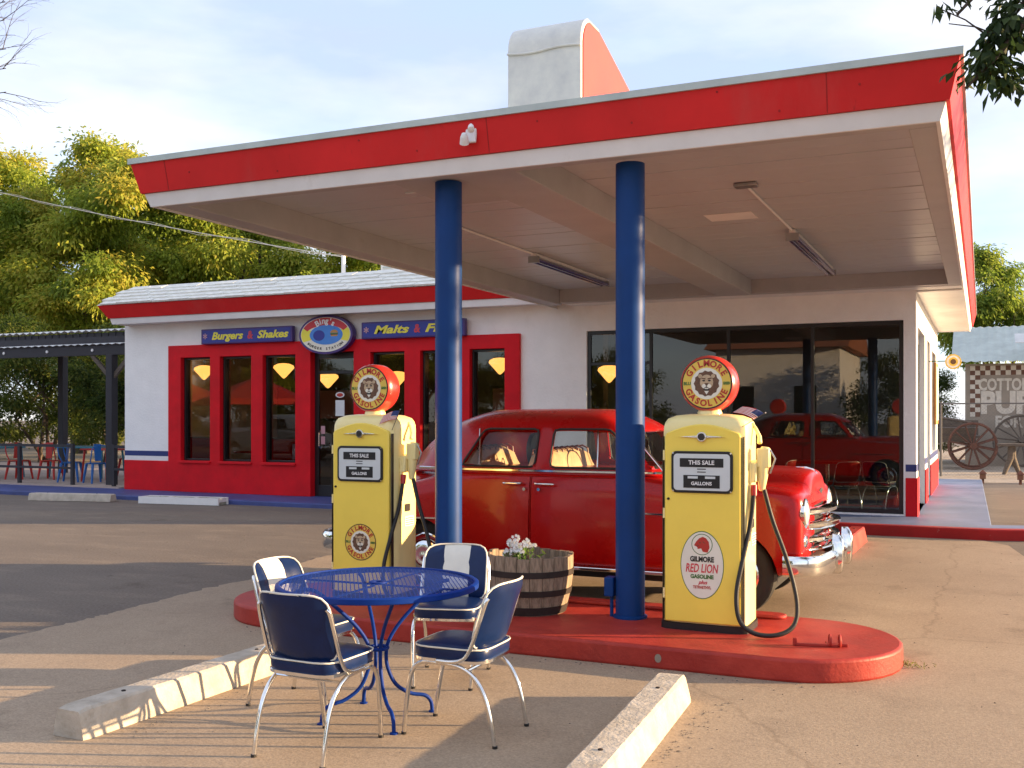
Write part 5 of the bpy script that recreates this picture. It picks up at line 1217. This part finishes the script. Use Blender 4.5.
# chain-link fence
cf = thing('chain_fence', 'thin grey chain link fence across the gravel yard', 'fence', (-1.0, 30.0, 0))
FL = 10.5; FHt = 1.95
for k in range(4): MB().tube([(k * FL / 3, 0, 0), (k * FL / 3, 0, FHt + .05)], .03, 8).build('post', 'wire_grey', cf, smooth=50)
MB().tube([(0, 0, FHt), (FL, 0, FHt)], .022, 6).build('top_rail', 'wire_grey', cf, smooth=50)
wm = MB(); p_ = .085; k = -int(FHt / p_)
while k * p_ < FL:
    for s in (1, -1):
        x0 = k * p_; x1 = x0 + FHt
        za, zb = (0, FHt) if s > 0 else (FHt, 0)
        t0 = max(0, (0 - x0) / FHt); t1 = min(1, (FL - x0) / FHt)
        if t1 > t0:
            xa, xb = x0 + FHt * t0, x0 + FHt * t1; z0, z1 = za + (zb - za) * t0, za + (zb - za) * t1
            wm.add([(xa, -.002 * s, z0 - .0016), (xb, -.002 * s, z1 - .0016), (xb, -.002 * s, z1 + .0016), (xa, -.002 * s, z0 + .0016)], [(0, 1, 2, 3)])
    k += 1
o = wm.build('wire_mesh', 'wire_grey', cf); so = o.modifiers.new('s', 'SOLIDIFY'); so.thickness = .003
for i, (x, y) in enumerate(((.02, 27.3), (.83, 27.2))):
    t = thing('post_lantern', ['small dark red post lantern at the gravel edge', 'small dark red post lantern at the right frame edge'][i], 'lantern', (x, y, 0)); t.scale = (.62, .62, .7)
    MB().box(-.05, -.05, 0, .05, .05, .16).build('post', 'wheel_wood', t); MB().box(-.11, -.11, .16, .11, .11, .34).build('case', 'shed_brown', t, bevel=.01); MB().add([(-.15, -.15, .34), (.15, -.15, .34), (.15, .15, .34), (-.15, .15, .34), (0, 0, .48)], [(0, 1, 4), (1, 2, 4), (2, 3, 4), (3, 0, 4), (3, 2, 1, 0)]).build('cap', 'wheel_wood', t)
# round bracket sign and framed board on the sunny side wall
rs = thing('round_sign', 'small round yellow and white sign on a bracket from the side wall', 'sign', (-.47, 20.3, 2.60)); rs.scale = (.68, .68, .68)
for r, y_, m in ((.20, .0, 'emblem_yellow'), (.165, -.012, 'letter_white'), (.115, -.018, 'emblem_yellow'), (.07, -.024, 'lion_brown')):
    MB().prismY(arc(0, 0, r, 0, 350, 29), y_ - .02, y_ + .02).build('roundel', m, rs, smooth=40)
MB().tube([(-.19, 0, .02), (-.60, 0, .02)], .014, 6).build('bracket', 'emblem_green', rs)
fb_ = thing('framed_board', 'cream framed notice board on the sunny side wall', 'board', (SX, 23.0, 1.45))
MB().box(.002, -.55, 0, .05, .55, 1.25).build('frame', 'bun', fb_, bevel=.01); MB().box(.05, -.47, .08, .056, .47, 1.17).build('panel', 'emblem_white', fb_)

# ---------------------------------------------------------------- seating inside the glazed front
src = None
for i, (x, y, r, m, lb) in enumerate(((-2.05, 17.5, 30, 'cafe_red', 'chrome legged red chair inside the right bay of the big window'), (-1.5, 17.7, -20, 'vinyl_navy', 'chrome legged navy chair in the corner behind the big window'), (-3.1, 17.6, 80, 'cafe_red', 'chrome legged red chair inside the third bay of the big window'))):
    diner_chair((x, y, .096), rad(r), lb, 'chairs inside the restaurant', m)
def inner_table(loc, label):
    t = thing('dining_table', label, 'table', loc, 0, 'tables inside the restaurant')
    MB().box(-.45, -.4, .72, .45, .4, .76).build('top', 'cafe_red', t, bevel=.01); MB().tube([(0, 0, 0), (0, 0, .72)], .04, 10).build('stem', 'chrome', t, smooth=50); MB().lathe([(.28, 0), (.26, .03), (.05, .06)], (0, 0), 16).build('foot', 'chrome', t, smooth=50)
inner_table((-2.4, 18.3, .096), 'small red topped table inside the right bay of the big window'); inner_table((-4.4, 18.2, .096), 'small red topped table inside the middle bay of the big window'); inner_table((-14.3, 18.3, .096), 'small red topped table behind the left window')
for i, (x, w_) in enumerate(((-9.6, 1.1), (-14.2, 1.3))):
    t = thing('wall_picture', ['framed picture on the inner wall right of the door', 'framed picture on the inner wall behind the left windows'][i], 'picture', (x, 21.195, 1.5))
    MB().box(-w_ / 2, -.03, 0, w_ / 2, 0, .8).build('frame', 'black', t); MB().box(-w_ / 2 + .06, -.034, .06, w_ / 2 - .06, -.03, .74).build('print', 'rose', t)

# ---------------------------------------------------------------- across the street behind the camera (seen in the glass)
nb = thing('neighbour_house', 'white stucco house with tiled roof across the street', 'building', (-8, -16, 0))
MB().box(-2.6, -4, 0, 2.6, 4, 4.6).build('wall', 'white_stucco', nb)
MB().prismX([(-4.6, 4.5), (4.6, 4.5), (0, 6.4)], -3.0, 3.0).build('roof', 'tile_roof', nb)
for x in (-1.4, 1.2): f_ = MB().box(x - .45, 4.0, 1.3, x + .45, 4.06, 2.9).build('window', 'dark_frame', nb); MB().box(x - .38, 4.06, 1.37, x + .38, 4.068, 2.83).build('pane', 'window_glass', f_)
def parasol(loc, label):
    t = thing('red_parasol', label, 'parasol', loc, 0, 'red parasols outside the frame')
    MB().tube([(0, 0, 0), (0, 0, 2.9)], .03, 8).build('pole', 'letter_white', t, smooth=50)
    MB().loft([[(r * math.cos(2 * math.pi * k / 8), r * math.sin(2 * math.pi * k / 8), z) for k in range(8)] for r, z in ((1.75, 2.0), (1.75, 2.2), (.9, 2.6), (.05, 2.95))], cap=False).build('canopy', 'awning_red', t)
    MB().lathe([(.3, 0), (.28, .08), (.05, .12)], (0, 0), 16).build('base', 'hoop_iron', t)
parasol((-22.5, 4.5, 0), 'red parasol on the street side, outside the frame left'); parasol((-27.0, 3.2, 0), 'red parasol farther along the street, outside the frame left')

# ---------------------------------------------------------------- trees
def crown_mesh(name, lumps, per_m2, clump_leaves, leaf_len, leaf_w, pal, seed, m='leaf', droop=.35, spread=.32, sparse=.0, sub=0, rand=.34):
    """foliage as leafy clumps on the outside of each lump; sub > 0 first breaks a lump into smaller boughs"""
    g = np.random.default_rng(seed); PP = []; DD = []; TT = []; NN = []; pa = np.array(pal)
    if sub:
        fine = []
        for (cx, cy, cz, rx, ry, rz) in lumps:
            d = rnd_dirs(g, sub); d[:, 2] = np.where(d[:, 2] < -.5, -d[:, 2], d[:, 2]); k = g.uniform(.45, .95, sub); s_ = g.uniform(.26, .46, sub)
            fine += [(cx + d[q, 0] * rx * k[q], cy + d[q, 1] * ry * k[q], cz + d[q, 2] * rz * k[q], rx * s_[q], ry * s_[q], rz * s_[q] * .8) for q in range(sub)]
        lumps = fine
    for (cx, cy, cz, rx, ry, rz) in lumps:
        nc = max(2, int(per_m2 * 4 * math.pi * ((rx * ry + rx * rz + ry * rz) / 3)))
        d = rnd_dirs(g, nc); rad_ = g.uniform(.12, 1.0, nc) ** .5
        wob = 1 + .20 * np.sin(d[:, 0] * 5 + seed) * np.cos(d[:, 1] * 6 + cx) + .12 * np.sin(d[:, 2] * 9 + cy)
        c = np.c_[d[:, 0] * rx, d[:, 1] * ry, d[:, 2] * rz] * (rad_ * wob)[:, None] + [cx, cy, cz]
        keep = g.random(nc) > sparse; c = c[keep]; d = d[keep]; nc = len(c); lt = g.random()
        ct = np.clip(lt + g.normal(0, .18, nc), 0, 1) if sub else g.random(nc)
        for j in range(clump_leaves):
            off = g.normal(0, spread, (nc, 3)); off[:, 2] *= .6
            p = c + off; dd = d * .6 + off / spread * .35 + g.normal(0, .35, (nc, 3)); dd[:, 2] -= droop; dd /= np.linalg.norm(dd, axis=1)[:, None]
            PP.append(p); DD.append(dd); NN.append(d * .8 + [0, 0, .5] + g.normal(0, rand, (nc, 3)))
            t = np.clip(ct + g.normal(0, .12, nc), 0, 1)[:, None]; k = t * (len(pal) - 1); i0 = np.minimum(k.astype(int), len(pal) - 2); f = k - i0
            TT.append((pa[i0[:, 0]] * (1 - f) + pa[i0[:, 0] + 1] * f) * g.uniform(.9, 1.1, (nc, 1)))
    P = np.concatenate(PP); D = np.concatenate(DD); T = np.concatenate(TT); N = np.concatenate(NN); n = len(P)
    N -= D * np.sum(N * D, 1)[:, None]; N /= np.linalg.norm(N, axis=1)[:, None] + 1e-9
    return leaf_mesh(name, P, D, N, leaf_len * g.uniform(.6, 1.35, n), leaf_w * g.uniform(.6, 1.35, n), T, m)
def limbs(mb, base, tips, r0, seed, split=.45):
    g = random.Random(seed); b = Vector(base)
    for tp in tips:
        tp = Vector(tp); mid = b.lerp(tp, .5) + Vector((g.uniform(-.4, .4), g.uniform(-.4, .4), g.uniform(0, .6)))
        path = spline([b, mid, tp], 5); n = len(path)
        mb.tube(path, [r0 * (1 - .8 * i / (n - 1)) for i in range(n)], 7)
        for q in range(3):
            s = path[int(n * (.4 + .17 * q))]; e = s + Vector((g.uniform(-1, 1), g.uniform(-1, 1), g.uniform(.2, 1.1))) * 1.5
            mb.tube([s, s.lerp(e, .5) + Vector((0, 0, .15)), e], [r0 * .3, r0 * .2, r0 * .07], 5)
PAL_Y = [(.21, .29, .04), (.28, .37, .05), (.36, .44, .06), (.44, .47, .065), (.52, .46, .075)]
PAL_G = [(.028, .055, .012), (.05, .09, .016), (.085, .13, .02), (.14, .17, .03)]
PAL_D = [(.04, .07, .014), (.065, .105, .02), (.11, .15, .028), (.20, .21, .04)]
L1 = [(0, 0, 8.6, 3.4, 3.2, 2.9), (-3.0, .5, 7.2, 2.6, 2.6, 2.4), (3.0, -.6, 7.0, 2.7, 2.6, 2.3), (.8, 1.5, 10.9, 2.2, 2.2, 1.9), (-1.4, -1.8, 5.4, 2.5, 2.2, 2.0), (2.0, -2.0, 4.9, 2.4, 2.0, 1.8), (-1.9, 0, 10.0, 1.8, 1.8, 1.6), (-3.6, -1.0, 4.6, 1.9, 1.8, 1.6), (4.0, -.5, 4.5, 1.9, 1.8, 1.6)]
L2 = [(0, 0, 7.2, 3.2, 3.0, 2.6), (2.5, .5, 8.4, 2.2, 2.2, 2.0), (-2.6, -.3, 8.9, 2.4, 2.3, 2.2), (-.3, -1.0, 10.6, 1.9, 1.9, 1.7), (-3.2, .4, 5.3, 2.3, 2.1, 1.8), (3.3, -.8, 5.3, 2.4, 2.2, 1.9), (0, -2.2, 4.6, 2.6, 1.9, 1.7)]
c1 = crown_mesh('crown', L1, 5.6, 22, .20, .085, PAL_Y, 11, spread=.24, droop=.6, sub=13)
c2 = crown_mesh('crown', L2, 5.6, 22, .20, .085, PAL_Y, 23, spread=.24, droop=.6, sub=13)
def trunk_mesh(L_, seed, h, r):
    mb = MB(); tp = [(x * .75, y * .75, z) for x, y, z, *_ in L_]
    mb.tube([(0, 0, -.1), (.1, .05, h * .5), (0, 0, h)], [r * 1.25, r, r * .8], 10); limbs(mb, (0, 0, h * .85), tp, r * .55, seed)
    return mb.mesh('trunk', 'bark', 60)
t1, t2 = trunk_mesh(L1, 1, 3.2, .30), trunk_mesh(L2, 2, 3.0, .28)
def plant_tree(loc, rz, sc, cm, tm, label, name='locust_tree', group='yellow green trees behind the restaurant'):
    t = thing(name, label, 'tree', loc, rz, group); t.scale = (sc, sc, sc)
    link('trunk', tm, t); link('crown', cm, t); return t
SPOTS = [((-28.6, 35.5), 40, .97, 0, 'yellow green tree rising behind the left end of the canopy'),
         ((-35.5, 33.0), 160, 1.12, 1, 'tall yellow green tree second from the left edge'),
         ((-42.5, 29.5), 280, 1.22, 0, 'yellow green tree at the left edge of the picture'),
         ((-24.0, 40.5), 95, .95, 1, 'lower yellow green tree showing under the canopy left edge'),
         ((-38.0, 44.0), 10, 1.18, 1, 'yellow green tree behind and between the taller ones'),
         ((-49.0, 38.0), 200, 1.32, 0, 'tall tree farthest back at the left edge'),
         ((-18.0, 45.0), 320, .95, 0, 'yellow green tree just above the roof unit')]
for (x, y), r, s_, k, lb in SPOTS: plant_tree((x, y, 0), rad(r), s_, (c1, c2)[k], (t1, t2)[k], lb)
# darker growth behind the patio
L3 = [(0, 0, 2.2, 2.0, 1.4, 1.9), (1.7, .3, 1.5, 1.5, 1.2, 1.4), (-1.8, .2, 1.7, 1.6, 1.2, 1.5), (.4, .3, 3.7, 1.7, 1.3, 1.4), (-1.3, .4, 3.3, 1.4, 1.2, 1.2)]
c3 = crown_mesh('crown', L3, 7.5, 20, .14, .06, PAL_D, 31, m='leaf', spread=.2, sparse=.05, sub=9)
mb = MB(); g_ = random.Random(8)
for k in range(5): mb.tube([(g_.uniform(-.3, .3), g_.uniform(-.2, .2), -.05), (g_.uniform(-1, 1), 0, 1.6), (g_.uniform(-1.8, 1.8), 0, 3.4)], [.07, .05, .02], 6)
t3 = mb.mesh('trunk', 'bark', 60)
for i, (x, y, r, s_, lb) in enumerate(((-22.5, 24.8, 20, .85, 'dark leafy shrub behind the patio near the counter'), (-26.3, 25.6, 150, .95, 'dark leafy shrub behind the middle of the patio'), (-30.0, 26.2, 260, 1.0, 'dark leafy shrub behind the left part of the patio'), (-34.0, 27.5, 75, 1.05, 'dark leafy shrub at the far left behind the patio'), (-19.4, 26.0, 310, .85, 'dark leafy shrub close to the restaurant corner'), (-28.0, 29.5, 190, 1.1, 'taller dark shrub behind the patio shrubs'))):
    plant_tree((x, y, 0), rad(r), s_, c3, t3, lb, 'large_shrub', 'dark shrubs behind the patio')
mb = MB(); mb.tube(spline([(0, 0, 0), (.05, 0, 1.6), (-.05, 0, 3.2), (.2, 0, 5.5)], 5), .13, 9); mt = mb.mesh('trunk', 'bark', 60)
# trees at the right
L4 = [(0, 0, 5.2, 1.7, 1.6, 1.6), (-.3, .2, 7.0, 1.3, 1.3, 1.2), (1.2, 0, 4.4, 1.4, 1.3, 1.3), (-.9, -.2, 4.2, 1.2, 1.2, 1.2)]
c4 = crown_mesh('crown', L4, 8, 20, .24, .065, [(.12, .2, .03), (.2, .28, .04), (.28, .33, .05)], 41, spread=.25, sub=12, droop=.7)
t4 = trunk_mesh(L4, 4, 2.6, .18)
plant_tree((.35, 44.5, 0), 0, 1.0, c4, t4, 'bright feathery tree behind the shed right of the canopy', 'feathery_tree', 'trees at the right')
plant_tree((-1.7, 38.6, 0), rad(70), .62, c3, t3, 'olive bush between the side wall and the shed', 'large_shrub', 'trees at the right')
# dark branch hanging in at top right from a tree beside the camera
ovt = thing('street_tree', 'dark leafed tree whose branch hangs over the canopy right corner', 'tree', (7.0, 5.5, 0))
mb = MB(); mb.tube(spline([(0, 0, -.05), (.1, .05, 1.4), (0, 0, 2.9), (-.3, -.1, 4.4), (-.2, 0, 6)], 5), .2, 10)
tips = [(-6.98, .55, 3.60), (-7.08, .50, 3.36), (-7.12, .45, 3.74), (-6.80, .60, 3.42), (-6.75, .6, 3.75)]
for tp in tips:
    pth = spline([(-.25, 0, 4.1), (-3.2, .25, 5.1), Vector(tp) + Vector((.9, 0, .75)), tp], 6); mb.tube(pth, [.07 * (1 - i / len(pth)) + .004 for i in range(len(pth))], 6)
for a, b in (((-6.95, .55, 3.62), (-7.21, .45, 3.79)), ((-6.9, .55, 3.62), (-7.16, .45, 3.70)), ((-6.7, .6, 3.42), (-6.85, .6, 3.36))): mb.tube([a, Vector(a).lerp(Vector(b), .5) + Vector((0, 0, .02)), b], [.006, .004, .003], 5)
mb.tube(spline([(-.1, 0, 3.6), (-.1, 2.8, 4.4), (0, 5.8, 4.9)], 5), [.09 - .007 * i for i in range(11)], 7)
mb.build('trunk', 'bark', ovt, smooth=60)
LT = [(-6.86, .55, 3.66, .20, .16, .17), (-6.98, .52, 3.47, .15, .14, .12), (-6.62, .58, 3.80, .24, .2, .14), (-6.2, .5, 4.05, .5, .4, .3), (-7.18, .46, 3.77, .07, .06, .05), (-6.90, .52, 3.38, .11, .1, .09), (-6.60, .6, 3.42, .06, .06, .09)]
DK = [(.020, .042, .012), (.035, .065, .018), (.055, .09, .022)]
link('crown', crown_mesh('crown', LT, 85, 7, .085, .038, DK, 5, m='leaf_dark', spread=.045, droop=.8), ovt)
link('crown', crown_mesh('crown', [(0, 0, 6.2, 2.6, 2.6, 2.0), (-1.5, .4, 5.4, 1.6, 1.5, .9), (1.5, -.5, 5.4, 1.8, 1.6, 1.3), (0, 6.0, 4.75, 1.5, 1.3, .75)], 4.0, 14, .14, .07, DK, 6, m='leaf_dark', spread=.26), ovt)
# bare twigs at top left
bt = thing('bare_tree', 'bare leafless twigs reaching in at the top left corner', 'tree', (-18.7, 13.6, 0))
mb = MB(); mb.tube(spline([(0, 0, -.05), (.1, 0, 3), (.3, 0, 6), (.6, 0, 9.5)], 5), [.2 - .009 * i for i in range(16)], 9); g_ = random.Random(12)
def twig(p, d, l, r, lev):
    e = p + d * l; mid = p.lerp(e, .5) + Vector((g_.uniform(-.06, .06), g_.uniform(-.06, .06), g_.uniform(-.02, .08))) * l
    mb.tube([p, mid, e], [r, r * .75, r * .5], 5)
    if lev:
        for k in range(3):
            q = p.lerp(e, .35 + .3 * k); nd = (d + Vector((g_.uniform(-.6, .6), g_.uniform(-.6, .6), g_.uniform(-.5, .6)))).normalized(); twig(q, nd, l * .55, r * .5, lev - 1)
for z in (7.7, 8.1, 8.5, 8.9, 9.3): twig(Vector((.4, 0, z)), Vector((.85, .3, .12 + g_.uniform(-.15, .1))).normalized(), 1.35, .017, 3)
mb.build('trunk', 'bark', bt, smooth=60)
for i, x in enumerate((-20, -25, -30, -35.5, -41, -47, -14.5, -2.0, 2.5)):
    plant_tree((x, -9.5 + .5 * math.sin(i * 2), 0), rad(50 * i), .9, c3, t3, ['hedge shrub %s across the street behind the camera' % w_ for w_ in ('nearest the red parasols', 'second from the red parasols', 'third from the red parasols', 'fourth from the red parasols', 'fifth from the red parasols', 'farthest left', 'left of the white house', 'right of the white house', 'far right of the white house')][i], 'large_shrub', 'hedge across the street')
# street trees behind the camera, mirrored in the glass
for i, (x, y, r, s_) in enumerate(((-34, -9, 30, .66), (-26, -13, 120, .7), (-44, -6, 220, .7), (2, -20, 300, .65))):
    plant_tree((x, y, 0), rad(r), s_, (c1, c2)[i % 2], (t1, t2)[i % 2], ['street tree across the road, mirrored in the left windows', 'street tree beside the white house across the road', 'street tree far along the road at left', 'street tree across the road behind the camera'][i], 'street_tree', 'trees across the street')

# ---------------------------------------------------------------- small litter on the ground
g_ = random.Random(31); pm = MB()
def pebble(x, y, z, r):
    pm.add([(x - r, y, z), (x, y - r * .8, z), (x + r * 1.1, y + r * .1, z), (x + r * .1, y + r * .9, z), (x, y, z + r * .8)], [(0, 1, 4), (1, 2, 4), (2, 3, 4), (3, 0, 4)])
for k in range(90): pebble(-1.40 + abs(g_.gauss(0, .07)), g_.uniform(4.2, 5.8), .006, g_.uniform(.004, .010))
for k in range(60): pebble(-3.97 + abs(g_.gauss(0, .08)), g_.uniform(3.9, 5.6), .006, g_.uniform(.003, .009))
for k in range(70): pebble(g_.uniform(-5.2, -.6), 6.375 - abs(g_.gauss(0, .05)), .006, g_.uniform(.004, .010))
for k in range(260): pebble(g_.uniform(-6, 1), g_.uniform(3.5, 14.5), .006, g_.uniform(.003, .009))
for k in range(220): pebble(g_.uniform(-18, -6.7), g_.uniform(5, 14.4), .0, g_.uniform(.005, .012))
o = pm.build('litter', 'gravel_bits'); o['kind'] = 'stuff'; tag(o, 'fine pebbles and grit scattered over the paving', 'grit')
wd = thing('weed_tuft', 'tiny dry weed tuft at the rounded right end of the island', 'weed', (-.42, 7.12, .006))
g = np.random.default_rng(9); n = 70
P = np.c_[g.normal(0, .06, n), g.normal(0, .03, n), g.uniform(.004, .03, n)]; D = rnd_dirs(g, n); D[:, 2] = abs(D[:, 2]); Nn = rnd_dirs(g, n)
link('blades', leaf_mesh('blades', P, D, Nn, g.uniform(.02, .05, n), g.uniform(.004, .008, n), np.array([.16, .17, .05]) * g.uniform(.6, 1.3, (n, 1)), 'leaf'), wd)['kind'] = 'stuff'
